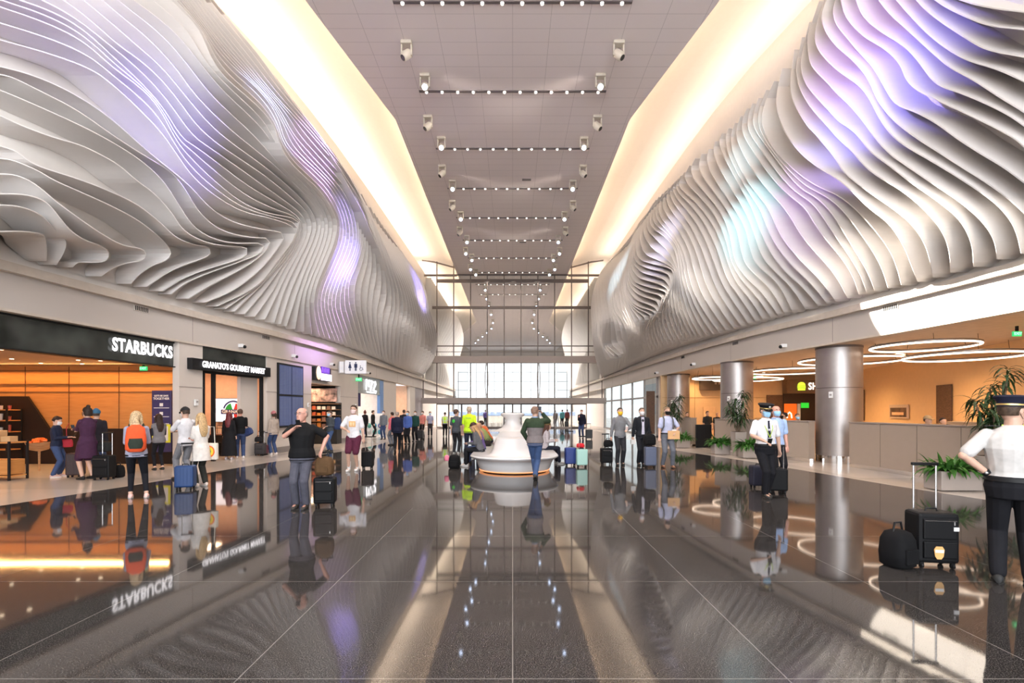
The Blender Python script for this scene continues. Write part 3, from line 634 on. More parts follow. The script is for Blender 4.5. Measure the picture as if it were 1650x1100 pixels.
# logo screen in the market
sc = thing('wall_screen', 'white display screen showing a round green and red crest', 'screen', (-11.52, 19.90, 1.22))
mb = MB(); mb.box(-.68, .68, -.04, .08, 0, .98); obj('casing', mb, m_black, sc, bevel=.01)
mb = MB(); mb.quad((-.66,-.045,.02),(.66,-.045,.02),(.66,-.045,.96),(-.66,-.045,.96)); obj('display', mb, emis('screen_white', (.80,.84,1), 1.1), sc)
def arc(cx, cz, r0, r1, a0, a1, y, n=14):
    mb = MB(); A = [a0+(a1-a0)*i/n for i in range(n+1)]
    for a, b in zip(A, A[1:]): mb.quad((cx+r0*math.cos(a), y, cz+r0*math.sin(a)), (cx+r1*math.cos(a), y, cz+r1*math.sin(a)), (cx+r1*math.cos(b), y, cz+r1*math.sin(b)), (cx+r0*math.cos(b), y, cz+r0*math.sin(b)))
    return mb
cz = .46; cx = .06
obj('crest', arc(cx,cz,.36,.43,.25,PI-.25,-.05), mat('crest_navy', (.04,.05,.18), .5), sc)
obj('crest', arc(cx,cz,0,.33,PI*.6,PI,-.052), mat('crest_green', (.02,.35,.06), .5), sc)
obj('crest', arc(cx,cz,0,.33,0,PI*.4,-.052), mat('crest_red', (.7,.04,.04), .5), sc)
mb = arc(cx,cz,0,.3,PI*1.15,PI*1.45,-.052); obj('crest', mb, MATS['crest_green'], sc)
mb = arc(cx,cz,0,.3,PI*1.55,PI*1.85,-.052); obj('crest', mb, MATS['crest_red'], sc)
mb = MB(); mb.box(cx-.5, cx+.5, -.056, -.05, cz-.13, cz+.06); obj('banner', mb, MATS['crest_navy'], sc)
text('lettering', 'GRANATO', .17, m_white, sc, (cx, -.06, cz-.035), (PI/2,0,0), .002, .004, sx=1.1)
# market counter with wire trays
mc = thing('market_counter', 'dark market counter with wire basket racks on top', 'counter', (-11.4, 18.9, 0))
mb = MB(); mb.box(-.9, .9, -.3, .3, 0, .75); obj('body', mb, m_dark, mc, bevel=.02)
mb = MB(); mb.box(-.95, .95, -.33, .33, .75, .8); obj('top', mb, mat('counter_top', (.35,.2,.14), .4), mc)
for x in (-.55, .0, .55):
    mb = MB(); mb.tube([(x-.2,-.25,.8),(x-.2,-.25,1.02),(x+.2,-.25,1.02),(x+.2,-.25,.8)], .012, 6); mb.tube([(x-.2,.1,.8),(x-.2,.1,1.1),(x+.2,.1,1.1),(x+.2,.1,.8)], .012, 6); obj('wire_rack', mb, m_black, mc)
# flight information board
fb = thing('flight_board', 'tall black departures board of small blue screen rows on the pier', 'flight board', (ptS(20.3,.02), 20.3, 0), -wallrot(20.3))
mb = MB(); mb.box(-.025, .06, -.95, .95, 1.0, 3.62); obj('casing', mb, m_black, fb, bevel=.01)
m_fb = mat('screen_blue', (.05,.08,.2), .3, emit=(.14,.19,.42), estr=.16)
m_fl = mat('screen_line', (.16,.19,.30), .3, emit=(.42,.48,.75), estr=.12)
for z0, z1 in ((1.08,2.28),(2.36,3.54)):
    for y0 in (-.9, .02):
        mb = MB(); mb.box(.06, .065, y0, y0+.88, z0, z1); obj('display', mb, m_fb, fb)
        mb = MB(); nr = 20
        for i in range(nr):
            z = z0+.04+(z1-z0-.06)*i/nr
            for a, b in ((.04,.25),(.28,.5),(.53,.62),(.66,.82)): mb.box(.066, .068, y0+a, y0+b, z, z+.018)
        obj('flight_rows', mb, m_fl, fb)
# chocolate / honey shop
s3 = thing('shop_sign', 'lit sign with purple block over white block above the snack shop', 'shop sign', (ptS(22.9,-.02), 22.9, 3.1), -wallrot(22.9))
mb = MB(); mb.box(-.08,.1,-.75,.95,0,.62); obj('back_panel', mb, m_black, s3, bevel=.02)
mb = MB(); mb.box(.1,.14,-.2,.7,.36,.66); obj('upper_block', mb, mat('purple_sign', (.12,.03,.4), .4, emit=(.2,.05,.6), estr=.5), s3)
mb = MB(); mb.box(.1,.14,-.2,.92,.02,.34); obj('lower_block', mb, mat('lit_block', (.9,.85,.9), .4, emit=(.95,.85,1), estr=1.3), s3)
mb = MB(); mb.ell((.12,-.45,.34),.05,.24,.32); obj('emblem', mb, mat('lit_peach', (.9,.7,.5), .4, emit=(1,.7,.45), estr=1.0), s3, smooth=True)
mb = MB()
for i, h_ in enumerate((.2,.16,.2,.18,.2)): mb.box(.141,.15,-.14+i*.17,-.09+i*.17,.42,.42+h_)
obj('lettering', mb, emis('violet_letter', (.32,.16,.8), .8), s3)
mb = MB()
for i, h_ in enumerate((.2,.12,.2,.14,.2,.2)): mb.box(.141,.148,-.08+i*.17,-.05+i*.17,.10,.10+h_)
obj('lettering', mb, mat('violet_print', (.25,.15,.5), .4), s3)
mb = MB(); mb.box(-13.5, ptS(25.4,.3), 25.3, 25.5, 0, 3.0); struct('wall_back', mb, m_dark)
mb = MB(); mb.box(-13.6, -13.4, 22, 25.5, 0, 3.0); mb.box(-13.5,ptS(22.1,.4),22.0,22.15,0,3.0); struct('wall_left', mb, m_dark)
mb = MB(); mb.box(-13.5, ptS(23,.5), 22, 25.5, 2.95, 3.0); struct('ceiling', mb, m_dark)
area('snack_shop_light', (-10.3, 23.9, 2.85), .8, 2.2, 110, (1,.72,.45), (0,0,0))
ms = thing('photo_banner', 'brown and violet photo print above the snack shop shelves', 'banner', (ptS(24.6,.6), 25.1, 2.15))
mb = MB(); mb.box(-.95,.5,0,.05,0,.7); obj('print', mb, mat('mottled_print', (.32,.20,.18), .5, var=.95, scale=4), ms)
sh = thing('snack_shelf', 'snack shop shelf unit of dark boards crowded with orange packets', 'shelf', (-10.1, 25.0, 0))
mb = MB(); mb.box(-1.2,1.2,.1,.2,0,2.1); obj('back_board', mb, m_dark, sh)
for z in (.85,1.15,1.45,1.75,2.05):
    mb = MB(); mb.box(-1.2,1.2,-.25,.1,z-.03,z); obj('shelf_board', mb, mat('brown_board', (.2,.09,.04), .5), sh)
mb = MB(); mb.box(-1.2,1.2,-.5,.1,0,.82); obj('lower_cabinet', mb, m_dark, sh, bevel=.01)
cols = [(.75,.25,.05),(.8,.7,.6),(.6,.12,.05),(.85,.5,.2),(.3,.15,.1)]
for r, z in enumerate((.85,1.15,1.45,1.75)):
    for i in range(9):
        mb = MB(); h = .12+.1*random.random(); mb.box(-.09,.09,-.06,.06,0,h); c = random.randrange(5)
        obj('snack_packet', mb, mat('packet_%d' % c, cols[c], .4), loc=(-11.2+i*.25, 24.9, z), bevel=.01,
            label='snack packet on the snack shop shelf, %s shelf, %s packet from left' % (('bottom','second','third','top')[r], ('first','second','third','fourth','fifth','sixth','seventh','eighth','ninth')[i]), cat='snack packet', group='packets on the snack shop shelves')
# travel shop with grey glazed header and blue edge
piece('wall_left', 28.1, 33.4, 2.72, 3.8, .1, .1, mat('grey_glass_header', (.22,.25,.24), .2))
mb = MB(); wallstrip(mb, -1, [32.6,33.4], 0, 3.7, .08, .2); struct('trim_8', mb, mat('blue_edge', (.12,.24,.5), .4))
s4 = thing('shop_sign', 'white backlit script sign on the grey glass header', 'shop sign', (ptS(30.6,.07), 30.6, 3.25), -wallrot(30.6))
for pts in ([(-1.1,-.3),(-1.05,.35)],[(-1.05,.3),(-.75,.2),(-.6,.33),(-.6,-.1)],[(-.3,.3),(.1,.32),(-.25,-.3)],[(.35,.25),(.75,.3),(.8,.1),(.3,-.28),(.95,-.3)]):
    mb = MB(); mb.tube([(.03,a,b) for a, b in pts], .05, 6); obj('lettering', mb, m_lit, s4, smooth=True)
mb = MB(); mb.tube([(.03,-1.0+i*.14,-.42+.035*(-1)**i) for i in range(15)], .025, 5); obj('lettering', mb, m_lit, s4)
mb = MB(); mb.box(-14, ptS(33.4,.3), 33.3, 33.5, 0, 3.6); struct('wall_back', mb, mat('bright_shop_wall', (.75,.70,.66), .6))
mb = MB(); mb.box(-14, -13.8, 28, 33.4, 0, 3.6); mb.box(-14,ptS(28,.5),28.0,28.15,0,3.6); struct('wall_left', mb, m_wall)
area('travel_shop_light', (-11.2, 31, 3.4), 2.5, 3, 260, (1,.86,.76), (0,0,0))
mb = MB(); mb.box(-14, ptS(30,.4), 28, 33.4, 3.5, 3.6); struct('ceiling', mb, m_wall)
bn = obj('banner_screen', MB().box(-.9,.9,0,.08,0,.95), mat('navy_screen', (.03,.03,.11), .3), loc=(-10.4, 30.2, 1.95), label='dark navy rectangular screen hanging in the travel shop', cat='screen')
bn2 = obj('ceiling_hanger', MB().box(-.8,-.77,0,.03,0,.62).box(.77,.8,0,.03,0,.62), m_black, loc=(-10.4,30.22,2.9), label='pair of thin black rods holding the navy shop screen', cat='hanger')
tr = thing('luggage_rack', 'shop rack packed with blue and patterned bags', 'rack', (-9.5, 32.2, 0))
obj('base', MB().box(-.9,.9,-.25,.25,0,.1), m_white, tr); obj('back_board', MB().box(-.9,.9,.2,.25,.1,1.5), m_white, tr)
for i in range(10):
    mb = MB(); mb.ell((0,0,.17),.14,.12,.17); x = -.7+(i % 5)*.35
    obj('bag', mb, mat('bag_%d' % (i % 4), [(.05,.3,.45),(.08,.12,.35),(.5,.5,.5),(.1,.35,.3)][i % 4], .5, var=.4, scale=20), loc=(-9.5+x, 32.1, .1+.42*(i//5)), smooth=True, label='soft travel bag on the shop rack, %s row, %s from left' % (('lower','upper')[i//5], ('first','second','third','fourth','fifth')[i % 5]), cat='bag', group='bags on the travel shop rack')
area('passage_light', (-11, 39, 3.5), 2, 3, 160, (1,.66,.38), (0,0,0))
mb = MB(); mb.box(-13, ptS(41.5,.3), 41.4, 41.6, 0, 3.8); struct('wall_back', mb, m_pink)
# restroom blade sign, exit signs, wall fixtures
rs = thing('restroom_sign', 'white blade sign with navy restroom figures projecting from fascia', 'sign', (ptS(25.0,-.02), 25.0, 3.60))
mb = MB(); mb.box(0,.35,-.05,.05,.04,.62); mb.box(.35,1.42,-.06,.06,.0,.68); obj('panel', mb, mat('sign_white', (.75,.75,.78), .4, emit=(.8,.82,.9), estr=.25), rs, bevel=.01)
m_nv = mat('sign_navy', (.03,.04,.1), .5)
mb = MB(); mb.box(.02,.05,-.07,.07,.05,.62); mb.box(.28,.33,-.07,.07,.05,.62); mb.box(0,1.4,-.065,.065,-.03,0); obj('frame', mb, m_steel, rs)
def figure(x, female):
    mb = MB(); mb.ell((x,-.07,.55),.035,.01,.04)
    if female: mb.prism([(x-.03,.5),(x+.03,.5),(x+.085,.28),(x-.085,.28)], -.075,-.06); mb.box(x-.035,x-.008,-.075,-.06,.14,.28); mb.box(x+.008,x+.035,-.075,-.06,.14,.28)
    else: mb.box(x-.05,x+.05,-.075,-.06,.3,.5); mb.box(x-.045,x-.006,-.075,-.06,.14,.3); mb.box(x+.006,x+.045,-.075,-.06,.14,.3); mb.box(x-.075,x-.055,-.075,-.06,.3,.49); mb.box(x+.055,x+.075,-.075,-.06,.3,.49)
    return mb
obj('figure', figure(.6,True), m_nv, rs); obj('figure', figure(.9,False), m_nv, rs)
mb = MB(); mb.tube([(1.14,-.07,.42),(1.14,-.07,.3),(1.24,-.07,.3),(1.28,-.07,.18)], .014, 6); mb.tube([(1.17+.07*math.cos(a), -.07, .22+.07*math.sin(a)) for a in [i*PI/5+1.6 for i in range(8)]], .012, 6); obj('wheelchair_figure', mb, m_nv, rs)
m_ex = mat('exit_green', (.02,.35,.1), .4, emit=(.05,.8,.25), estr=.9)
def exitsign(x, y, z, rz, label, drop=.0):
    t = thing('exit_sign', label, 'sign', (x, y, z), rz); q = .55 if y < 20 else .9; top_ = (3.8 if x > -10 else 3.14); t.scale = (q, 1, q); t.location.z = top_ - .48*q
    mb = MB(); mb.box(-.19,.19,-.02,.02,0,.22); obj('panel', mb, m_ex if drop == 0 else mat('clear_sign', (.2,.25,.15), .3), t)
    mb = MB(); mb.box(-.03,.03,-.03,.03,.22,.48 if x > -10 else .49); obj('bracket', mb, m_black, t)
    text('lettering', 'EXIT', .17, emis('exit_letter', (.3,1,.5), 2), t, (0,-.03,.11), (PI/2,0,0), .003, .004)
exitsign(-8.80, 27.7, 3.45, 0, 'green lit exit sign hanging under the left fascia')
exitsign(-10.9, 14.3, 2.66, 0, 'yellow-green exit sign hanging under the coffee shop header', 0)
exitsign(12.5, 12.0, 3.45, 0, 'small green exit sign at the right edge under the soffit')
exitsign(12.9, 26.0, 3.45, 0, 'tiny green exit sign between the far ring lamps')
for i, y in enumerate((17.2, 20.4, 24.0, 29.5)):
    for s in (-1, 1):
        if s > 0 and i == 1: continue
        t = thing('security_camera', 'small white camera on the %s fascia, %s from the viewer' % ('left' if s < 0 else 'right', ('first','second','third','fourth')[i]), 'camera', (s*(W(y)+.02), y, 3.98))
        mb = MB(); mb.box(-.05,.2,-.05,.05,-.04,.08) if s < 0 else mb.box(-.2,.05,-.05,.05,-.04,.08); obj('housing', mb, m_white, t, bevel=.01)
        mb = MB(); mb.ell((-s*.22,0,-.02),.06,.06,.06); obj('dome', mb, m_black, t, smooth=True)
def grille(s, y):
    t = thing('air_grille', 'slatted air grille on the %s cream ledge, %s' % ('left' if s < 0 else 'right', 'nearest' if y < 15 else 'farther one at %s' % ('mid hall' if y < 22 else 'far end')), 'grille', (s*(W(y)+(0.0)), y, 4.5), -wallrot(y, s) if s < 0 else wallrot(y, -1))
    mb = MB(); mb.box(-.02,.02,-.24,.24,-.08,.08); obj('frame', mb, mat('grille_plate', (.55,.5,.45), .5), t)
    for i in range(8):
        mb = MB(); mb.box(-s*.025-.006,-s*.025+.006,-.21+i*.054,-.19+i*.054,-.06,.06); obj('slat', mb, m_black, t)
grille(-1, 13.4); grille(-1, 18.6); grille(1, 13.2); grille(1, 20.2); grille(1, 25.5)
for i, y in enumerate((15.35, 21.75, 27.6)):
    t = thing('fire_alarm', 'white fire alarm on the %s left pier' % ('nearest','middle','farthest')[i], 'alarm', (ptS(y,.03), y, 1.95), -wallrot(y))
    mb = MB(); mb.box(0,.05,-.07,.07,-.1,.1); obj('plate', mb, m_white, t, bevel=.01)
    mb = MB(); mb.ell((.05,0,.03),.03,.035,.035); obj('strobe', mb, m_glass if 0 else m_steel, t, smooth=True)
# ------------------------------------------------------------------ right side: food court
m_peach = mat('warm_wall_paint', (.74,.50,.27), .65, var=.02)
m_soffit = mat('soffit_paint', (.62,.50,.40), .7)
mb = MB()
ysr = cut(-12, 31)
for a, b in zip(ysr, ysr[1:]):
    mb.add([(W(a)+.3,a,3.79),(26,a,3.79),(26,b,3.79),(W(b)+.3,b,3.79),(W(a)+.3,a,3.9),(26,a,3.9),(26,b,3.9),(W(b)+.3,b,3.9)],[(0,1,2,3),(7,6,5,4),(0,4,5,1),(2,6,7,3)])
struct('ceiling', mb, m_soffit)
mb = MB(); mb.add([(13.2,8,0),(19.2,29,0),(19.5,29,0),(13.5,8,0),(13.2,8,3.8),(19.2,29,3.8),(19.5,29,3.8),(13.5,8,3.8)],[(0,1,5,4),(1,2,6,5),(2,3,7,6),(3,0,4,7)]); struct('wall_right', mb, m_peach)
mb = MB(); mb.box(8.9, 19.4, 29, 29.2, 0, 3.8); struct('wall_back', mb, m_peach)
mb = MB(); mb.box(8.95, 19.4, 28.97, 29, 2.46, 2.475); mb.box(10.9,10.915,28.97,29,0,3.8); mb.box(13.2,13.215,28.97,29,0,3.8); struct('trim_9', mb, mat('ochre_joint', (.45,.25,.1), .6))
for x, y, p in ((12.0,11,70),(13.3,16.5,90),(12.6,18.5,70),(14.8,23,100),(12.5,24,90),(14.8,26.5,60),(10.6,28,40)):
    spot('court_downlight', (x, y, 3.74), (x, y, 0), p*9, (1,.60,.28), 155, 1, .06)
def wallpanel(x, y, w, z0, z1, label, name='wall_panel', m=None, rz=0):
    mb = MB(); mb.box(-w/2, w/2, -.05, 0, z0, z1); return obj(name, mb, m or woodmat('dark_slate_panel', (.06,.03,.018), (.13,.07,.04), .6, (3,3,20)), loc=(x, y, 0), rot=(0,0,rz), label=label, cat='panel')
wallpanel(atx(1048,28.9), 28.9, .5, .3, 2.85, 'tall narrow dark panel on end wall beside the side glazing')
wallpanel(atx(1248,28.9), 28.9, .95, .8, 2.62, 'wide dark panel on end wall left of the burger sign')
rzb = -math.atan2(6, 21)+PI/2
def onb(px):   # point of the slanting back wall seen at a column
    u = (px-HX)/FPX; # 13.2+ (y-8)*6/21 = u*y
    y = (13.2-8*6/21)/(u-6/21); return (13.2+(y-8)*6/21, y)
rb = math.atan2(-21, -6)+PI  # along-wall direction
def bpanel(px0, px1, z0, z1, label, nm, m=None):
    (xa, ya), (xb, yb) = onb(px0), onb(px1); w = math.hypot(xb-xa, yb-ya)
    mb = MB(); mb.box(-w/2, w/2, -.04, .0, z0, z1); a = math.atan2(yb-ya, xb-xa)
    return mb, ((xa+xb)/2-.03, (ya+yb)/2+.01, 0), a, w
m_sl = MATS.get('x') or woodmat('slate_panel', (.06,.03,.018), (.15,.08,.045), .6, (3,3,20))
for (a, b, z0, z1, lb) in ((1512,1536,1.2,2.65,'tall dark brown panel on the back wall, right of the two heads'),(1386,1394,1.2,2.75,'narrow dark brown panel on the back wall beside the big steel column')):
    mb, l, r, w = bpanel(a, b, z0, z1, lb, '')
    obj('wall_panel', mb, m_sl, loc=l, rot=(0,0,r), label=lb, cat='panel')
mb, l, r, w = bpanel(1436, 1466, 1.35, 1.95, '', '')
fp = thing('framed_picture', 'wide framed picture of a glowing room on the food court back wall', 'picture', l, r)
obj('frame', mb, mat('picture_frame', (.55,.42,.33), .5), fp)
mb = MB(); mb.box(-w/2+.12, w/2-.12, -.06, -.04, 1.42, 1.82); obj('print', mb, mat('picture_print', (.10,.06,.04), .4, var=.9, scale=3), fp)
mb = MB(); mb.box(-w/2+.3, w/2-.3, -.065, -.06, 1.5, 1.62); obj('glow', mb, mat('picture_glow', (.8,.5,.3), .4), fp)
# burger kiosk front
bk = thing('burger_kiosk', 'dark burger kiosk front with green burger emblem and white letters', 'kiosk', (15.2, 28.9, 0))
x0, x1 = atx(1261, 28.9)-15.2, 18.9-15.2
mb = MB(); mb.box(x0, x1, -.5, 0, 2.7, 3.5); obj('sign_band', mb, mat('bronze_band', (.16,.10,.065), .5), bk)
mb = MB(); mb.box(x0, x1, -.12, 0, .9, 2.7); obj('serving_window', mb, mat('kitchen_dark', (.03,.02,.018), .4), bk)
mb = MB(); mb.box(x0, x1, -.9, -.1, 0, 1.05); obj('counter', mb, mat('kiosk_counter', (.55,.3,.12), .5), bk, bevel=.02)
mb = MB(); mb.box(x0+.02, x0+.75, -.16, -.12, 1.1, 2.1); obj('orange_panel', mb, mat('lit_orange', (.8,.15,.02), .5, emit=(1,.2,.02), estr=.5), bk)
mb = MB(); mb.box(x0+.8, x0+.95, -.2, -.12, 1.1, 2.1); obj('white_post', mb, m_white, bk)
mb = MB(); mb.box(x0+1.0, x0+1.45, -.2, -.16, 1.85, 2.15); obj('menu_screen', mb, mat('menu_green', (.02,.5,.03), .4, emit=(.03,.8,.05), estr=.9), bk)
mb = MB(); mb.tube([(x0+.16+.0,-.2,1.25),(x0+.2,-.2,1.5),(x0+.3,-.2,1.6),(x0+.4,-.2,1.5),(x0+.44,-.2,1.25)], .03, 6); obj('lit_arch', mb, emis('lamp_cream', (1,.9,.7), 3), bk, smooth=True)
m_bg = emis('burger_green', (.62,.85,.05), 1.6)
bx_ = atx(1291, 28.4)-15.2
mb = MB()
mb.prism([(bx_+.21*math.cos(a), 3.17+.19*math.sin(a)) for a in [PI*i/12 for i in range(13)]], -.56, -.5)
for z in (3.11, 3.03): mb.box(bx_-.23, bx_+.23, -.56, -.5, z-.025, z+.025)
mb.box(bx_-.2, bx_+.2, -.56, -.5, 2.88, 2.98); obj('burger_emblem', mb, m_bg, bk)
text('lettering', 'SHAKE SHACK', .58, emis('warm_letter', (1,.92,.8), 3), bk, (atx(1302,28.4)-15.2, -.53, 3.1), (PI/2,0,0), .01, .004, align='LEFT', sx=.8, spacing=1.05)
# dark menu box on the end wall between the columns
mn = thing('menu_board', 'wide dark menu board high on the end wall between two columns', 'menu board', (atx(1145,28.8), 28.8, 2.9))
mb = MB(); mb.box(-.65,.65,-.1,.1,0,.9); obj('board', mb, mat('menu_dark', (.10,.075,.06), .5), mn, bevel=.01)
mb = MB(); mb.box(.2,.32,-.12,-.1,.35,.5); mb.box(.42,.54,-.12,-.1,.35,.5); obj('marks', mb, mat('menu_marks', (.5,.42,.36), .5), mn)
obj('wall_cabinet', MB().box(-.35,.35,-.06,.04,.2,1.9), mat('pale_orange_cabinet', (.78,.50,.27), .5), loc=(atx(1143,28.85),28.9,0), label='pale flush cabinet door on the end wall under the menu board', cat='cabinet', bevel=.01)
# ring lamps
m_ring = emis('ring_light', (1,.80,.62), 4.5)
for (x, y, z, r, lb) in ((11.95,14.1,3.55,1.25,'nearest small ring lamp hanging under the food court soffit'),(13.3,14.3,3.28,1.4,'large ring lamp at the right edge of the food court'),(12.65,18.1,3.55,1.7,'ring lamp hanging half behind the big steel column'),(12.6,21.8,3.45,1.8,'ring lamp hanging in mid food court behind the column'),(12.6,26.0,3.35,1.7,'farthest ring lamp above the planters'),(10.2,24.3,3.3,1.1,'ring lamp between the two farther columns')):
    t = thing('ring_lamp', lb, 'ceiling lamp', (x, y, z), group='ring lamps of the food court')
    mb = MB(); mb.tube([(r*math.cos(a), r*math.sin(a), 0) for a in [2*PI*i/64 for i in range(64)]], .028, 8, True); obj('light_ring', mb, m_ring, t, smooth=True)
    mb = MB(); mb.tube([(r*math.cos(a), r*math.sin(a), .045) for a in [2*PI*i/64 for i in range(64)]], .035, 8, True); obj('housing', mb, m_steel, t, smooth=True)
    mb = MB()
    for i in range(3): a = i*2*PI/3; mb.tube([(r*math.cos(a), r*math.sin(a), .05), (r*math.cos(a)*.96, r*math.sin(a)*.96, 3.785-z)], .006, 5)
    obj('cable', mb, m_black, t)
# steel columns
for i, (x, y, r) in enumerate(((10.76,15.97,.66),(9.72,21.0,.65),(9.62,28.1,.62))):
    t = thing('column', None, None, (x, y, 0)); t['kind'] = 'structure'
    mb = MB(); mb.lathe([(r,.24),(r,2.42)], n=48); mb.lathe([(r,2.44),(r,3.74)], n=48); obj('cladding', mb, m_steel, t, smooth=True)
    mb = MB(); mb.lathe([(r-.02,2.40),(r-.02,2.46)], n=48); mb.lathe([(r+.01,3.72),(r+.01,3.79)], n=48); obj('joint', mb, m_mull, t, smooth=True)
    mb = MB(); mb.lathe([(r+.006,0),(r+.006,.24)], n=48); obj('kick_band', mb, m_chrome, t, smooth=True)
    tt = thing('thermostat', 'small white wall unit on the %s steel column' % ('nearest','middle','farthest')[i], 'thermostat', (x-r*.8, y-r*.62, 2.2), -.9)
    mb = MB(); mb.box(-.06,.06,-.03,.03,-.1,.1); obj('plate', mb, m_white, tt, bevel=.01)
    mb = MB(); mb.box(-.03,.03,-.04,-.03,-.03,.03); obj('button', mb, m_steel, tt)
# counters
m_ctr = mat('taupe_counter', (.34,.275,.225), .5, var=.015)
def counter(pts, label, h=1.36, th=.26, seams=()):
    t = thing('service_counter', label, 'counter', (pts[0][0], pts[0][1], 0)); o = Vector(pts[0]).to_3d()
    P = [Vector(p).to_3d()-o for p in pts]
    def strip(mb, off, th_, z0, z1):
        for a, b in zip(P, P[1:]):
            d = (b-a).normalized(); nn = Vector((d.y, -d.x, 0));
            if nn.x < 0: nn = -nn
            q = [a+nn*off, b+nn*off, b+nn*(off+th_), a+nn*(off+th_)]
            mb.add([(p.x,p.y,z0) for p in q]+[(p.x,p.y,z1) for p in q], [(0,1,2,3),(4,5,6,7),(0,1,5,4),(1,2,6,5),(2,3,7,6),(3,0,4,7)])
    mb = MB(); strip(mb, 0, th, .12, h-.04); obj('body', mb, m_ctr, t)
    mb = MB(); strip(mb, -.02, th+.04, h-.035, h); obj('top', mb, mat('counter_cap', (.30,.25,.22), .35), t)
    mb = MB(); strip(mb, .04, th-.08, 0, .115); obj('kick_plate', mb, m_chrome, t)
    mb = MB(); a, b = P[0], P[1]; L = (b-a).length; k = 1.15
    while k < L-.4:
        p = a+(b-a)*(k/L); mb.box(p.x-.004, p.x+.004, p.y-.005, p.y+.005, .13, h-.05); k += 1.15
    if mb.v: obj('seam', mb, m_mull, t)
    return t
counter([(10.12,14.55),(10.33,10.2),(10.9,6.2)], 'long taupe service counter nearest the viewer, right side')
counter([(8.35,20.0),(9.70,15.85)], 'taupe service counter between the two nearest steel columns')
counter([(7.9,25.0),(8.35,22.6)], 'short taupe counter farthest away beside the third column')
obj('dark_partition', MB().box(-.35,.35,-.05,.05,0,1.05), m_black, loc=(8.75,22.2,0), label='black low panel closing the gap between two counters', cat='panel')
obj('dark_partition', MB().box(-.06,.06,-.2,.2,0,1.0), m_black, loc=(10.05,16.65,0), label='black post beside the nearest steel column behind counter', cat='panel')
# white bar counter inside court
obj('bar_table', MB().box(-2.2,2.2,-.3,.3,1.28,1.36).box(-2.1,2.1,-.2,.2,0,1.28), m_ctr, loc=(13.0,13.2,0), rot=(0,0,1.2), label='second taupe counter running behind the long one', cat='counter')
# side glazing between the glass screen and the food court
sg = thing('window_3', None, None, (0,0,0)); sg['kind'] = 'structure'
mb = MB()
for y in (30.2,33.0,36.2,39.8,43.4,46.6): wallstrip(mb, 1, [y, y+.1], 0, 3.8, .1, .12)
wallstrip(mb, 1, [30.2,33,37,42,47], 2.5, 2.62, .1, .12); wallstrip(mb, 1, [30.2,33,37,42,47], 0, .12, .1, .12)
obj('window_frame', mb, mat('grey_frame', (.32,.30,.30), .4), sg)
mb = MB(); wallstrip(mb, 1, [30.2,33,37,42,47], .12, 3.8, .15, .01); obj('glass_pane', mb, m_glass, sg)
mb = MB(); mb.box(9.1,9.5,29.1,30.2,0,3.8); struct('wall_right', mb, m_wall)
# beyond the side glazing: brick building and kerb wall outside
ob = thing('brick_building', 'pale building with window bands seen through the side glazing', 'building', (24, 62, 0))
mb = MB(); mb.box(-5,5,-8,8,0,9); obj('wall', mb, mat('pale_brick', (.55,.50,.47), .8), ob)
for z in (1.2, 4.0, 6.6):
    mb = MB(); mb.box(-5.05,5.05,-8.05,8.05,z,z+1.3); obj('window_band', mb, mat('far_window', (.25,.3,.36), .3), ob)
# ------------------------------------------------------------------ ceiling lights
m_dot = emis('spot_dot', (1,.93,.84), 3.5)
rowY = [15.64+4.372*k for k in range(8)]+[15.64+4.372*k for k in range(8,15)]
for k, y in enumerate([15.64+4.372*k for k in range(-1, 10)]):
    if y < 15: lb = 'track of twelve downlights just above the picture edge'
    t = thing('light_track', 'black ceiling track with twelve small downlights, %s row away from viewer' % ('overhead','nearest','second','third','fourth','fifth','sixth','seventh','eighth','ninth','tenth','eleventh','twelfth','thirteenth','fourteenth','fifteenth')[k], 'ceiling lamp', (0, y, 14.9), group='ceiling downlight tracks')
    if k > 8: t['group'] = 'ceiling downlight tracks'
    mb = MB(); mb.box(-3.86, 3.86, -.05, .05, -.04, .0); obj('rail', mb, mat('track_rail', (.12,.10,.10), .5), t)
    for i in range(12):
        mb = MB(); x = -3.56+i*.645; mb.lathe([(.05,-.09),(.06,-.04)], (x,0,0), n=10); obj('lamp', mb, m_dot, t)
if 1:
    for k, y in enumerate([15.64+4.372*k for k in range(-2, 8)]):
        for x in (-2.4, 0, 2.4): spot('track_light', (x, y, 14.78), (x*1.2, y, 0), 700, (1,.88,.78), 100, .7, .06)
    for y in (52, 58, 64, 72):
        spot('far_hall_fill', (0, y, 14.6), (0, y+4, 0), 16000, (1,.92,.86), 150, .9, .1)  # fill spots added to brighten the hall beyond the glass
m_head = mat('lamp_head_grey', (.62,.56,.47), .4)
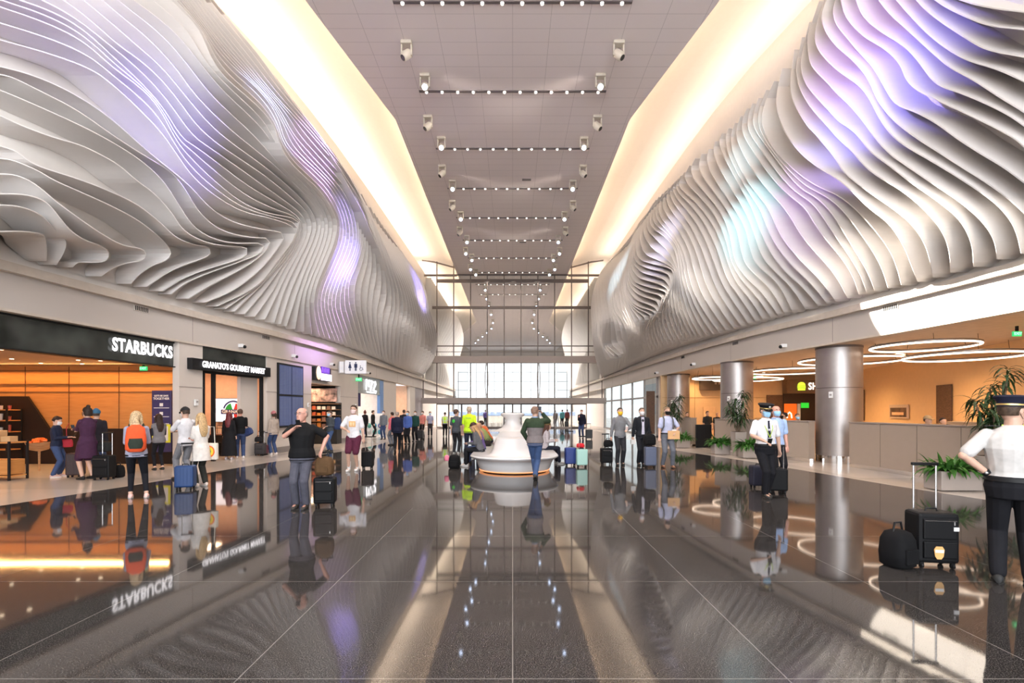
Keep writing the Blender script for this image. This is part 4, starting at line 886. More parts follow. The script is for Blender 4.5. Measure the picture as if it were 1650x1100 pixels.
def mover(x, y, lit, s, label):
    t = thing('moving_head_lamp', label, 'stage lamp', (x, y, 14.9), group='moving-head lamps on the ceiling')
    mb = MB(); mb.box(-.2,.2,-.14,.14,-.12,0); obj('base', mb, m_head, t, bevel=.03)
    for e in (-.2, .15): obj('yoke_arm', MB().box(e,e+.05,-.06,.06,-.5,-.12), m_head, t)
    d = Vector((s*.5, -.25, -.6)).normalized() if not lit else Vector((-s*.1, -.75, -.6)).normalized()
    q = d.to_track_quat('Z', 'Y').to_matrix(); mb = MB()
    prof = [(.09,-.2),(.15,-.14),(.16,.1),(.12,.2)]
    mb.loft([[Vector((0,0,-.46))+q @ Vector((r*math.cos(a), r*math.sin(a), z)) for a in [2*PI*j/16 for j in range(16)]] for r, z in prof]); obj('head', mb, m_head, t, smooth=True)
    mb = MB(); mb.loft([[Vector((0,0,-.46))+q @ Vector((r*math.cos(a), r*math.sin(a), z)) for a in [2*PI*j/16 for j in range(16)]] for r, z in [(.105,.195),(.10,.21)]])
    obj('lens', mb, emis('lens_bluewhite', (.62,.74,1), 16) if lit else mat('lens_dark', (.03,.03,.035), .1), t)
ordn = ('nearest','second','third','fourth','fifth','sixth','seventh','eighth','ninth','tenth')
heads = []
for k in range(8):
    y = 17.35+4.372*k; y2 = 19.05+4.372*k
    if y > 46: break
    for s in (-1, 1):
        mover(s*3.80 if k == 0 else s*(3.8-.0*k)-(.0), y, k >= 5, s, '%s moving-head lamp of the unlit pair row, %s side' % (ordn[k], 'left' if s < 0 else 'right'))
        if y2 < 46.3: mover(s*3.45, y2, True, s, '%s glowing moving-head lamp, %s side' % (ordn[k], 'left' if s < 0 else 'right'))
for k, y in enumerate((27.7, 38.0)):
    obj('ceiling_vent', MB().box(-.25,.25,-.12,.12,-.02,0), mat('vent_grey', (.22,.19,.19), .6), loc=(.8,y,14.9), label='small dark ceiling vent right of the centre seam, %s' % ('nearer one','farther one')[k], cat='vent')
for i, (x, y) in enumerate(((2.9,51),(2.95,55),(2.9,59),(2.85,64),(2.85,70),(3.3,75),(4.2,79),(5.2,83),(6.2,87),(7.0,91))):
    for s in (-1, 1): mover(s*x, y, True, s, 'glowing ceiling lamp beyond the glass screen, %s of the %s line' % (ordn[i], 'left' if s < 0 else 'right'))
# coloured beams on the sculptures
BL = (.28,.24,1); CY = (.35,.85,1); VI = (.62,.38,1); WH = (.85,.9,1)
for (src, px, py, s, pw, col, ang) in (
    ((3.8,14,14.4), 265, 215, -1, 3600, BL, 10), ((3.8,17.3,14.4), 200, 110, -1, 1500, (.35,.45,1), 12), ((3.4,19,14.4), 150, 40, -1, 900, VI, 12),
    ((3.8,21.7,14.4), 430, 190, -1, 1500, (.4,.5,1), 10), ((3.8,26,14.4), 505, 265, -1, 2600, VI, 12), ((3.4,28,14.4), 560, 390, -1, 2600, BL, 14),
    ((3.8,34,14.4), 670, 470, -1, 1800, BL, 12), ((3.8,30,14.4), 560, 480, -1, 1500, VI, 14), ((3.6,12,14.4), 330, 330, -1, 250, WH, 16),
    ((-3.8,14,14.4), 1440, 130, 1, 4200, BL, 12), ((-3.8,17,14.4), 1375, 190, 1, 3600, (.35,.35,1), 11), ((-3.4,15,14.4), 1370, 60, 1, 3000, VI, 14),
    ((-3.8,19,14.4), 1215, 360, 1, 3000, CY, 10), ((-3.8,20,14.4), 1180, 240, 1, 1800, (.6,.9,1), 10), ((-3.4,21,14.4), 1300, 340, 1, 2200, VI, 10),
    ((-3.8,26,14.4), 1075, 400, 1, 2200, (.7,.7,1), 14), ((-3.8,30,14.4), 1000, 440, 1, 2200, (.6,.85,1), 12)):
    u = abs(px-HX)/FPX; y = 12.
    for _ in range(60): y = .5*y+.5*(W(y)-1.4)/u
    spot('ceiling_beam', (src[0], src[1]-5.5, src[2]), (s*(W(y)-1.4), y, CAMH+(HY-py)/FPX*y), pw*(22 if s < 0 else 8), col, ang*1.45, 1.0, .12)
# added wash spots, set back toward the camera to brighten the fin faces
for s in (-1, 1):
    for y in (8, 13, 19, 26, 34, 42):
        a = spot('fin_wash_fill', (-s*3.0, y-7, 14.6), (s*8.8, y+1.5, 8.5), (1000 if y < 14 else 2200) if s < 0 else 1500, (1,.89,.80), 72, .8, .4)
# low sun through the end windows, catching the right ledge
# ------------------------------------------------------------------ sculpted bench
m_cor = mat('white_solid_surface', (.72,.70,.70), .22, var=.01, coat=.3)
bn = thing('sculpted_bench', 'white sculpted island bench with flared centre column in mid hall', 'bench', (0, 0, 0))
def stad(r, z, ca=13.75, cb=22.5, xs=0, n=20, wave=0):
    ring = []
    for i in range(n+1):
        a = PI+PI*i/n; rr = r*(1+wave*math.cos(3*a)); ring.append((rr*math.cos(a)+xs, ca+rr*math.sin(a), z))
    for i in range(n+1):
        a = PI*i/n; rr = r*(1+wave*math.cos(3*a)); ring.append((rr*math.cos(a)+xs, cb+rr*math.sin(a), z))
    return ring
mb = MB()
prof = [(.98,.055),(1.02,.12),(1.05,.22),(1.10,.32),(1.20,.38),(1.24,.40),(1.25,.43),(1.23,.455),(1.1,.455),(.9,.45),(.74,.455),(.66,.50),(.60,.62),(.56,.80),(.52,.92),(.40,.95),(.1,.95)]
mb.loft([stad(r, z, xs=.05) for r, z in prof]); obj('seat_body', mb, m_cor, bn, smooth=True)
mb = MB(); prof = [(.95,.93),(.62,.97),(.42,1.05),(.31,1.18),(.27,1.32),(.30,1.42),(.42,1.50),(.45,1.56),(.40,1.60),(.1,1.61)]
mb.lathe(prof, (.0,18.2,0), 36); obj('flared_column', mb, m_cor, bn, smooth=True)
mb = MB(); mb.loft([stad(.90, 0, xs=.05), stad(.90, .055, xs=.05)]); obj('plinth', mb, m_dark, bn)
mb = MB(); mb.loft([stad(.985, .03, xs=.05), stad(1.0, .05, xs=.05), stad(.985, .056, xs=.05)]); obj('glow_strip', mb, mat('copper_strip', (.8,.35,.15), .4, emit=(1,.38,.14), estr=1.2), bn)
# ------------------------------------------------------------------ planters and plants
m_pot = mat('taupe_planter', (.36,.31,.28), .5, var=.02)
m_leaf = mat('fern_green', (.05,.16,.025), .45, var=.5, scale=9, trans=.2); m_leafd = mat('dark_leaf', (.018,.05,.014), .4, var=.4, scale=9)
m_soil = mat('soil', (.04,.025,.018), .9)
def leaf(mb, base, d, L, w, droop, n=6):
    """arching blade leaf with a folded midrib"""
    d = Vector(d).normalized(); p = Vector(base); side = d.cross(Vector((0,0,1)));
    side = side.normalized() if side.length > .01 else Vector((1,0,0)); rows = []
    for i in range(n+1):
        t = i/n; ww = w*math.sin(PI*(.08+.92*t)**.8)*.5 if i < n else .001
        up = side.cross(d).normalized()
        rows.append((p-side*ww+up*ww*.3, p.copy(), p+side*ww+up*ww*.3))
        d = (d+Vector((0,0,-droop/n))).normalized(); p = p+d*(L/n)
    vs = [v for r in rows for v in r]; fs = []
    for i in range(n):
        a = i*3; fs += [(a, a+1, a+4, a+3), (a+1, a+2, a+5, a+4)]
    mb.add(vs, fs)
def planter(x, y, w, d, h, label, rz=0, fern=None):
    t = thing('box_planter', label, 'planter', (x, y, 0), rz)
    mb = MB(); mb.box(-w/2,w/2,-d/2,d/2,.02,h); obj('box', mb, m_pot, t, bevel=.012)
    mb = MB(); mb.box(-w/2+.04,w/2-.04,-d/2+.04,d/2-.04,h,h+.012); obj('soil', mb, m_soil, t)
    p = thing('fern_plant', fern, 'plant', (x, y, h), rz)
    mb = MB(); rnd = random.Random(int(x*100))
    for i in range(150):
        bx, by = rnd.uniform(-w*.42, w*.42), rnd.uniform(-d*.35, d*.35); a = math.atan2(by, bx*.6)+rnd.uniform(-.9,.9)
        el = rnd.uniform(.35, 1.4); L = rnd.uniform(.3,.5)
        leaf(mb, (bx,by,0), (math.cos(a)*math.cos(el), math.sin(a)*math.cos(el), math.sin(el)), L, .085, rnd.uniform(1.1,2.2))
    obj('foliage', mb, m_leaf, p)
    mb = MB(); mb.tube([(0,0,-.01),(0,0,.12)], .02, 6); obj('stem', mb, m_leafd, p)
def drac(x, y, label, potlabel, ph=.9, top=2.8, n=5, pw=.45, seed=1):
    t = thing('tall_planter', potlabel, 'planter', (x, y, 0))
    q = pw/2; mb = MB(); mb.loft([[(sx*q*k, sy*q*k, z) for sx, sy in ((-1,-1),(1,-1),(1,1),(-1,1))] for k, z in ((.78,.0),(1,ph))]); obj('box', mb, m_pot, t, bevel=.01)
    mb = MB(); mb.box(-q+.03,q-.03,-q+.03,q-.03,ph,ph+.01); obj('soil', mb, m_soil, t)
    p = thing('dracaena_plant', label, 'plant', (x, y, ph)); rnd = random.Random(seed); H = top-ph; leaves = MB()
    for i in range(n):
        a = 2*PI*i/n; h = H*(.98-.16*i) if n > 1 else H; off = .12+.05*i; pts = [(0.04*math.cos(a), .04*math.sin(a), 0), (off*math.cos(a), off*math.sin(a), h*.5), (off*1.6*math.cos(a), off*1.6*math.sin(a), h*.88)]
        mb = MB(); mb.tube(pts, [.03,.022,.014], 7); obj('cane', mb, mat('cane_bark', (.16,.11,.07), .8), p, smooth=True)
        tipx, tipy = pts[2][0], pts[2][1]
        for j in range(58):
            z = h*(.45+.55*rnd.random()**.7)-.1; an = rnd.uniform(0, 2*PI); el = rnd.uniform(-.1, 1.2); f = z/(h*.9); bx, by = tipx*min(1,f), tipy*min(1,f)
            leaf(leaves, (bx,by,z), (math.cos(an)*math.cos(el), math.sin(an)*math.cos(el), math.sin(el)), rnd.uniform(.32,.5), .05, rnd.uniform(1.4,2.8), 5)
    obj('foliage', leaves, m_leafd, p)
planter(9.45, 10.35, .95, .45, .42, 'long low taupe box planter before the near counter', .0, 'bright green fern spilling from the long planter by the near counter')
drac(10.03, 10.0, 'tall dark dracaena behind the capped officer at the right edge', 'tall taupe planter behind the capped officer', ph=.75, top=2.72, n=5, pw=.5, seed=3)
planter(8.05, 18.75, .6, .4, .42, 'low box planter left of the middle tall plant', 0, 'green fern in the low planter left of the middle tall plant')
planter(8.45, 17.3, .6, .4, .42, 'low box planter right of the middle tall plant', 0, 'green fern in the low planter right of the middle tall plant')
drac(8.42, 18.05, 'tall dark dracaena beside the second steel column', 'tall tapered planter beside the second column', ph=.9, top=2.55, n=4, pw=.42, seed=5)
planter(7.7, 22.0, .6, .4, .42, 'low box planter beside the farthest counter', 0, 'green fern beside the farthest counter')
drac(7.75, 23.0, 'farthest tall dracaena before the third steel column', 'tall planter before the third steel column', ph=.9, top=2.55, n=4, pw=.4, seed=8)
# ------------------------------------------------------------------ people
def vmesh(mb, vox, smooth=2):
    """fuse overlapping volumes into one continuous skin"""
    me = mb.mesh('tmp'); o = bpy.data.objects.new('tmp', me); C.objects.link(o)
    r = o.modifiers.new('r', 'REMESH'); r.mode = 'VOXEL'; r.voxel_size = vox
    s = o.modifiers.new('s', 'SMOOTH'); s.factor = .5; s.iterations = smooth
    bpy.context.view_layer.update()
    out = bpy.data.meshes.new_from_object(o.evaluated_get(bpy.context.evaluated_depsgraph_get()))
    bpy.data.objects.remove(o); bpy.data.meshes.remove(me)
    for p in out.polygons: p.use_smooth = True
    return out
def orings(mb, cs, n=16):
    """stack of (centre, rx, ry, xaxis, yaxis) ellipses"""
    mb.loft([[Vector(c)+ux*rx*math.cos(2*PI*k/n)+uy*ry*math.sin(2*PI*k/n) for k in range(n)] for c, rx, ry, ux, uy in cs])
def limb(mb, pts, rs, n=12):
    P = []; R = []
    for i in range(len(pts)-1):
        for j in range(4): t = j/4; P.append(Vector(pts[i]).lerp(Vector(pts[i+1]), t)); R.append(rs[i]*(1-t)+rs[i+1]*t)
    P.append(Vector(pts[-1])); R.append(rs[-1]); mb.tube(P, R, n)
    mb.ell(P[0], R[0]*.98, R[0]*.98, R[0]*.98); mb.ell(P[-1], R[-1]*.98, R[-1]*.98, R[-1]*.98)
    for p, r in zip(pts[1:-1], rs[1:-1]): mb.ell(p, r, r, r)
def ik(S, T, L1, L2, hint):
    S, T = Vector(S), Vector(T); D = T-S; d = min(D.length, (L1+L2)*.995); D.normalize(); T = S+D*d
    a = (L1*L1-L2*L2+d*d)/(2*d); h = math.sqrt(max(0, L1*L1-a*a)); hv = Vector(hint); hv = (hv-D*hv.dot(D)).normalized()
    return S+D*a+hv*h, T
SK = {'l': (.62,.38,.28), 'm': (.48,.28,.19), 'd': (.22,.12,.08), 'r': (.66,.34,.26)}
def skin(k): return mat('skin_'+k, SK[k], .5, var=.05, scale=30)
def cloth(name, c, **k): return mat('cloth_'+name, c, .85, var=.10, scale=14, bump=.15, **k)
def person(label, x, y, h, head, sex='m', skn='l', top=('tee','black',(.01,.01,.01)), bottom=('trousers','grey',(.08,.08,.1)),
           shoes=(.03,.03,.03), rh=(.22,.06,.80), lh=(-.22,.06,.80), rhint=(.35,-1,-.3), lhint=(-.35,-1,-.3), legs='stand', lean=0, fat=1.0,
           look=(0,0), hair=('short',(.06,.04,.03)), mask=None, cap=None, detail=1, hipz=.92, feet=None, knees=None, collar=None, tie=False,
           skirt=None, group=None, belt=None, glasses=False, bald=False, lanyard=None, epaulet=False, apron=None, vest=None):
    s = h/1.75; vox = {2: .0065, 1: .011, 0: .02}[detail]
    root = thing('person', label, 'person', (x, y, 0), head, group)
    X = Vector((1,0,0)); Y = Vector((0,1,0)); Z = Vector((0,0,1)); fem = sex == 'f'
    Rl = Matrix.Rotation(-lean, 3, 'X'); hip = Vector((0,0,hipz))
    def U(p): return hip + Rl @ (Vector(p)-Vector((0,0,.92)))   # upper body frame
    ux, uy = X, Rl @ Y
    sw = .150 if fem else .175
    torso = [(.86,.14,.10),(.90,.165,.118),(.98,.155,.112),(1.06,.135,.10),(1.16,.145,.108),(1.28,.165,.118),(1.37,.168,.112),(1.42,.148,.098),(1.455,.112,.082),(1.475,.082,.070),(1.50,.060,.060),(1.56,.053,.056)]
    if fem: torso = [(z, a*(.93 if z > 1 else 1.0), b*(1.0 if 1.2 < z < 1.35 else .93)) for z, a, b in torso]
    torso = [(z, a*(1+(fat-1)*(1 if z < 1.4 else .3)), b*(1+(fat-1)*(1.7 if .88 < z < 1.3 else .5 if z < 1.45 else .1))) for z, a, b in torso]
    def fwd(z): return .02*(fat-1)*10*.25 if .95 < z < 1.25 else 0
    def trings(mb, z0, z1, g, flare=0):
        cs = []
        for i, (z, a, b) in enumerate(torso):
            if z0-.001 <= z <= z1+.001: cs.append((U((0, fwd(z), z)), a+g+flare*max(0, (1.1-z)), b+g+flare*max(0, 1.1-z), ux, uy))
        orings(mb, cs)
    # skeleton
    Sr, Sl = U((sw, -.005, 1.405)), U((-sw, -.005, 1.405))
    def tgt(t, rel): return Vector(t)
    Er, Wr = ik(Sr, rh, .285, .25, rhint); El, Wl = ik(Sl, lh, .285, .25, lhint)
    hipw = .09
    if feet is None:
        feet = {'stand': ((.10,.0),( -.10,.02)), 'walk': ((.07,.24),(-.07,-.20)), 'walk2': ((.07,-.22),(-.07,.24)), 'wide': ((.16,.02),(-.16,.0)), 'close': ((.07,0),(-.07,.03)), 'sit': ((.12,.46),(-.12,.42)), 'cross': ((-.02,.16),(.0,-.16))}[legs]
    LG = []
    for sgn, f in ((1, feet[0]), (-1, feet[1])):
        H = Vector((sgn*hipw, 0, hipz-.04)); lift = .09
        back = legs.startswith('walk') and f[1] < -.1
        A = Vector((f[0], f[1], .09+(.05 if back else 0)))
        K, A2 = ik(H, A, .43, .42, (0, 1, .25 if legs == 'sit' else 0)); LG.append((H, K, A2, back))
    # body: one continuous mesh
    mb = MB(); trings(mb, 0, 2, 0)
    for (S, E, Wd) in ((Sr, Er, Wr), (Sl, El, Wl)):
        k = .92 if fem else 1.06
        limb(mb, [S, E, Wd], [.05*k, .04*k, .026*k])
        fore = (Wd-E).normalized(); side = fore.cross(Z); side = side.normalized() if side.length > .05 else X.copy()
        pn = side.cross(fore).normalized()
        if detail:
            # palm, four fingers, thumb from the side of the palm
            orings(mb, [(Wd-fore*.01, .026, .019, side, pn), (Wd+fore*.04, .038, .017, side, pn), (Wd+fore*.085, .041, .014, side, pn)], 10)
            for q, L in ((-.03,.068),(-.010,.078),(.011,.073),(.031,.058)):
                b = Wd+fore*.08+side*q; m1 = b+fore*L*.45-pn*.008; m2 = m1+(fore*.75-pn*.65).normalized()*L*.35; m3 = m2+(fore*.25-pn).normalized()*L*.25
                mb.tube([b, m1, m2, m3], [.0095,.009,.0085,.007], 7)
            ts = -side if S is Sr else side
            mb.tube([Wd+fore*.025+ts*.02, Wd+fore*.06+ts*.045-pn*.01, Wd+fore*.095+ts*.05-pn*.02], [.013,.011,.009], 7)
        else: mb.ell(Wd+fore*.07, .04, .04, .07)
    for H, K, A, back in LG:
        limb(mb, [H, K, A], [.085, .055, .037])
        mb.ell(A+Vector((0,.06,-.05)), .04, .11, .035)
    hc = U((0, .015, 1.635)); RH = Matrix.Rotation(look[0], 3, 'Z') @ Matrix.Rotation(look[1], 3, 'X')
    hr = 1.07
    hx, hy = RH @ X, RH @ Y; hz = RH @ Z
    def Hd(p): return hc + RH @ (Vector(p)*hr)
    hd = [(-.118,.030,.035,.045),(-.105,.048,.06,.035),(-.07,.060,.082,.014),(-.03,.069,.094,.004),(.01,.074,.100,-.002),(.05,.073,.098,-.006),(.085,.055,.078,-.008),(.105,.028,.045,-.008)]
    cs = [(Hd((0, oy, z)), a*hr, b*hr, hx, hy) for z, a, b, oy in hd]; orings(mb, cs, 20)
    mb.tube([U((0,-.01,1.48)), Hd((0,-.01,-.07))], [.056,.052], 12)
    mb.tube([Hd((0,.095,.015)), Hd((0,.116,-.02)), Hd((0,.098,-.032))], [.008,.014,.011], 8)   # nose
    for e in (-1, 1): mb.ell(Hd((e*.076,-.005,-.005)), .010, .020, .032, R=RH)
    mb.tube([Hd((-.02,.087,-.058)), Hd((0,.093,-.058)), Hd((.02,.087,-.058))], [.006,.008,.006], 6)
    obj('body', vmesh(mb, vox), skin(skn), root)
    if detail:
        for e in (-1, 1):
            mb = MB(); mb.ell(Hd((e*.030,.086,.012)), .011, .008, .008, R=RH); obj('eye', mb, mat('eye_white', (.7,.7,.7), .2), root, smooth=True)
            mb = MB(); mb.ell(Hd((e*.030,.093,.012)), .005, .003, .005, R=RH); obj('iris', mb, mat('iris_dark', (.03,.02,.015), .2), root, smooth=True)
            mb = MB(); mb.tube([Hd((e*.014,.094,.032)), Hd((e*.032,.092,.038)), Hd((e*.048,.078,.032))], [.004,.005,.003], 6); obj('eyebrow', mb, mat('brow', (.06,.04,.03), .8), root)
        mb = MB(); mb.tube([Hd((-.022,.094,-.058)), Hd((0,.100,-.057)), Hd((.022,.094,-.058))], [.003,.0045,.003], 6); obj('lips', mb, mat('lips', (.45,.16,.13), .5), root, smooth=True)
    # trousers
    kind, nm, col = bottom; mb = MB(); mt = cloth(nm, col)
    seat = (.8, 1.0)
    if kind in ('trousers','shorts','leggings'):
        g = {'trousers': .018, 'shorts': .03, 'leggings': .009}[kind]
        orings(mb, [(U((0,0,.81)), (.145)*(1+(fat-1))+g, .108*(1+(fat-1))+g, ux, uy), (U((0,0,.92)), .163*(1+(fat-1))+(g if belt else g*.5), .118*(1+(fat-1)*1.5)+(g if belt else g*.5), ux, uy), (U((0,0,1.02 if belt else .97)), .148*(1+(fat-1))+(g if belt else .004), .108*(1+(fat-1)*1.6)+(g if belt else .004), ux, uy)])
        for H, K, A, back in LG:
            if kind == 'shorts':
                limb(mb, [H, H.lerp(K, .92)], [.09+g, .088])
            else:
                r = {'trousers': [.098, .075, .062], 'leggings': [.093, .062, .043]}[kind]
                limb(mb, [H, K, A.lerp(K, .02 if kind == 'trousers' else .12)], r)
        obj('shorts' if kind == 'shorts' else 'trousers', vmesh(mb, vox*1.15, 1), mt, root)
    # shoes
    for H, K, A, back in LG:
        tilt = Matrix.Rotation(-.55 if back else 0, 3, 'X'); mb = MB()
        c = A+Vector((0,0,-.09)) if not back else A+Vector((0,-.02,-.10))
        f = lambda p: A + tilt @ (Vector(p)-Vector((0,0,.09)))
        mb.loft([[f((hw*math.cos(2*PI*k/12), yy, zc+hh*math.sin(2*PI*k/12))) for k in range(12)] for yy, hw, zc, hh in ((-.075,.022,.04,.03),(-.06,.036,.045,.045),(0,.042,.05,.05),(.06,.045,.04,.038),(.13,.046,.032,.03),(.175,.036,.026,.022),(.195,.015,.02,.012))])
        sh = obj('shoe', mb, mat('shoe_%.2f_%.2f' % (shoes[0], shoes[2]), shoes, .5), root, smooth=True)
        mb = MB(); mb.loft([[f((hw*math.cos(2*PI*k/12)*1.04, yc_+ly*math.sin(2*PI*k/12), z)) for k in range(12)] for z, hw, yc_, ly in ((-.0,.045,.06,.135),(.018,.047,.06,.138))]); obj('sole', mb, mat('sole_pale' if sum(shoes) > .8 else 'sole_dark', (.7,.68,.65) if sum(shoes) > .8 else (.03,.03,.03), .6), sh, smooth=True)
    # top garment
    kind, nm, col = top; mt = cloth(nm, col); mb = MB()
    hem = {'tee': .84, 'shirt': .90, 'polo': .86, 'jacket': .82, 'coat': .80, 'long': .84, 'vest': .86}[kind]
    g = {'tee': .020, 'shirt': .017, 'polo': .018, 'jacket': .030, 'coat': .034, 'long': .022, 'vest': .028}[kind]
    if belt: hem = .97
    cs = [(U((0, fwd(z), z)), a+g, b+g, ux, uy) for z, a, b in torso if hem <= z <= 1.505]
    cs[-1] = (cs[-1][0], .070, .070, ux, uy)
    if not belt: z = hem; cs.insert(0, (U((0,0,z)), torso[1][1]+g+.004, torso[1][2]+g+.004, ux, uy))
    orings(mb, cs)
    for S, E, Wd in ((Sr, Er, Wr), (Sl, El, Wl)):
        k = .93 if fem else 1.06
        mb.ell(S, .052*k+g*.3, .056*k+g*.3, .05*k+g*.3)
        if kind in ('tee','polo','shirt') : limb(mb, [S, S.lerp(E, .80)], [.052*k+g*.4, .056*k+g*.3])
        elif kind == 'vest': limb(mb, [S, S.lerp(E,.25)], [.06*k,.06*k])
        else: limb(mb, [S, E, Wd.lerp(E, .06)], [.052*k+g*.4, .046*k+g*.4, .034*k+g*.35])
    obj({'tee': 'tshirt', 'polo': 'polo_shirt', 'shirt': 'shirt', 'jacket': 'jacket', 'coat': 'coat', 'long': 'sweater', 'vest': 'vest'}[kind], vmesh(mb, vox*1.15, 1), mt, root)
    if kind == 'vest':
        mb = MB()
        for S, E, Wd in ((Sr, Er, Wr), (Sl, El, Wl)): limb(mb, [S, E, Wd.lerp(E, .06)], [.055, .047, .036])
        obj('sleeves', vmesh(mb, vox*1.15, 1), cloth('sleeve_dark', (.02,.02,.03)), root)
    if skirt:
        mb = MB(); z0, col2, fl = skirt
        base = hipz-.92
        rr = [(1.04,.15,.11),(.93,.185,.14),(.82,.19+fl*.3,.145+fl*.3)]; n = 5
        cs = [(U((0,0,z)), a, b, ux, uy) for z, a, b in rr]+[(Vector((0,0,.82+(z0-.82)*i/n+base)), .19+fl*(.3+.7*i/n), .145+fl*(.3+.7*i/n), X, Y) for i in range(1, n+1)]
        orings(mb, cs, 24); obj('skirt', vmesh(mb, vox*1.2, 1), cloth(col2[0], col2[1]), root)
    if belt:
        mb = MB(); orings(mb, [(U((0,0,.975)), .168*(1+(fat-1))+.016, .125*(1+(fat-1)*1.6)+.016, ux, uy), (U((0,0,1.012)), .162*(1+(fat-1))+.016, .122*(1+(fat-1)*1.6)+.016, ux, uy)], 28); obj('belt', mb, m_black, root, smooth=True)
    if collar:
        mb = MB(); orings(mb, [(U((0,.005,1.455)), .078, .074, ux, uy), (U((0,.0,1.50)), .068, .070, ux, uy)], 20); obj('collar', mb, cloth(*collar), root, smooth=True)
    ty = torso[5][2]+g+fwd(1.2)+.004
    if tie:
        mb = MB(); mb.prism([(-.018,1.45),(.018,1.45),(.014,1.42),(.034,1.05),(0,1.0),(-.034,1.05),(-.014,1.42)], 0, .008)
        mb.v = [tuple(U((p[0], ty*(.72 if p[2] > 1.4 else 1.0)+p[1]+.01, p[2]))) for p in mb.v]; obj('necktie', mb, mat('navy_tie', (.01,.012,.03), .6), root)
    if lanyard:
        mb = MB()
        for e in (-1, 1): mb.tube([U((e*.07,-.03,1.50)), U((e*.085,.07,1.44)), U((e*.06,ty,1.30)), U((.0,ty+.012,1.14))], .007, 6)
        obj('lanyard', mb, mat('lanyard_'+lanyard[0], lanyard[1], .6), root)
        mb = MB(); mb.box(-.03,.03,0,.006,1.04,1.13); mb.v = [tuple(U((p[0]+.0, ty+.014+p[1], p[2]))) for p in mb.v]; obj('badge', mb, m_white, root)
    if epaulet:
        for e in (-1, 1):
            mb = MB(); mb.box(-.055,.055,-.028,.028,0,.008, 0, (e*.135,-.005,1.487)); mb.v = [tuple(U(p)) for p in mb.v]; obj('epaulette', mb, mat('epaulette_black', (.02,.02,.02), .6), root)
    # head things
    hk, hcol = hair; hm = mat('hair_%.2f_%.2f' % (hcol[0], hcol[1]), hcol, .55, var=.35, scale=40)
    if hk != 'none':
        mb = MB()
        if hk == 'short': cs = [(Hd((0,-.034,-.045)), .068,.072,hx,hy),(Hd((0,-.030,0)), .080,.082,hx,hy),(Hd((0,-.018,.045)), .084,.094,hx,hy),(Hd((0,-.008,.085)), .068,.088,hx,hy),(Hd((0,-.006,.118)), .036,.056,hx,hy)]
        elif hk == 'balding': cs = [(Hd((0,-.036,-.04)), .068,.068,hx,hy),(Hd((0,-.032,.0)), .080,.076,hx,hy),(Hd((0,-.030,.045)), .080,.080,hx,hy),(Hd((0,-.034,.07)), .066,.066,hx,hy)]
        else: cs = [(Hd((0,-.05,-.09)), .066,.05,hx,hy),(Hd((0,-.034,-.045)), .082,.078,hx,hy),(Hd((0,-.028,0)), .086,.086,hx,hy),(Hd((0,-.016,.045)), .088,.098,hx,hy),(Hd((0,-.008,.085)), .070,.090,hx,hy),(Hd((0,-.006,.118)), .036,.056,hx,hy)]
        orings(mb, [(c_, a_*hr, b_*hr, u_, v_) for c_, a_, b_, u_, v_ in cs], 20)
        if hk == 'long':
            orings(mb, [(Hd((0,-.045,.02)), .085,.06,hx,hy), (Hd((0,-.06,-.08)), .09,.055,hx,hy), (U((0,-.11,1.42)), .105,.04,ux,uy), (U((0,-.125,1.30)), .09,.032,ux,uy), (U((0,-.12,1.19)), .05,.022,ux,uy)])
            for e in (-1, 1): mb.tube([Hd((e*.08,.0,.03)), Hd((e*.088,.01,-.06)), U((e*.09,.0,1.45)), U((e*.10,-.02,1.33))], [.022,.028,.028,.015], 8)
        if hk == 'bun': mb.ell(Hd((0,-.04,.13)), .045,.045,.04)
        if hk == 'pony': mb.tube([Hd((0,-.10,.03)), Hd((0,-.15,-.0)), Hd((0,-.14,-.1)), Hd((0,-.12,-.19))], [.025,.034,.03,.012], 8)
        obj('hair', vmesh(mb, max(.009, vox), 1), hm, root)
    if mask:
        mb = MB(); n = 10; rows = []
        for z, a, b, oy in ((-.100,.036,.062,.032),(-.085,.056,.082,.024),(-.05,.068,.100,.012),(-.022,.072,.108,.004),(.0,.068,.100,.004)):
            rows.append([Hd((a*math.sin(-1.25+2.5*k/n), oy+b*math.cos(-1.25+2.5*k/n)+(.010 if abs(k-5) < 2 else 0), z)) for k in range(n+1)])
        vs = [p for r in rows for p in r]; m1 = n+1
        mb.add(vs, [(i*m1+k, i*m1+k+1, (i+1)*m1+k+1, (i+1)*m1+k) for i in range(4) for k in range(n)])
        o = obj('face_mask', mb, cloth('mask_'+mask[0], mask[1]), root, smooth=True); sm = o.modifiers.new('th', 'SOLIDIFY'); sm.thickness = .004; sm.offset = 1
        mb = MB()
        for e in (-1, 1): mb.tube([Hd((e*.067,.035,-.02)), Hd((e*.078,-.015,.01)), Hd((e*.078,-.02,-.02)), Hd((e*.062,.03,-.07))], .002, 5)
        obj('ear_loop', mb, MATS['cloth_mask_'+mask[0]], root)
    if glasses:
        mb = MB()
        for e in (-1, 1):
            mb.tube([Hd((e*.031+.021*math.cos(a), .105, .012+.015*math.sin(a))) for a in [2*PI*i/12 for i in range(12)]], .002, 5, True)
            mb.tube([Hd((e*.052,.104,.016)), Hd((e*.078,.0,.016))], .002, 5)
        mb.tube([Hd((-.01,.107,.015)), Hd((.01,.107,.015))], .002, 5); obj('glasses', mb, m_black, root)
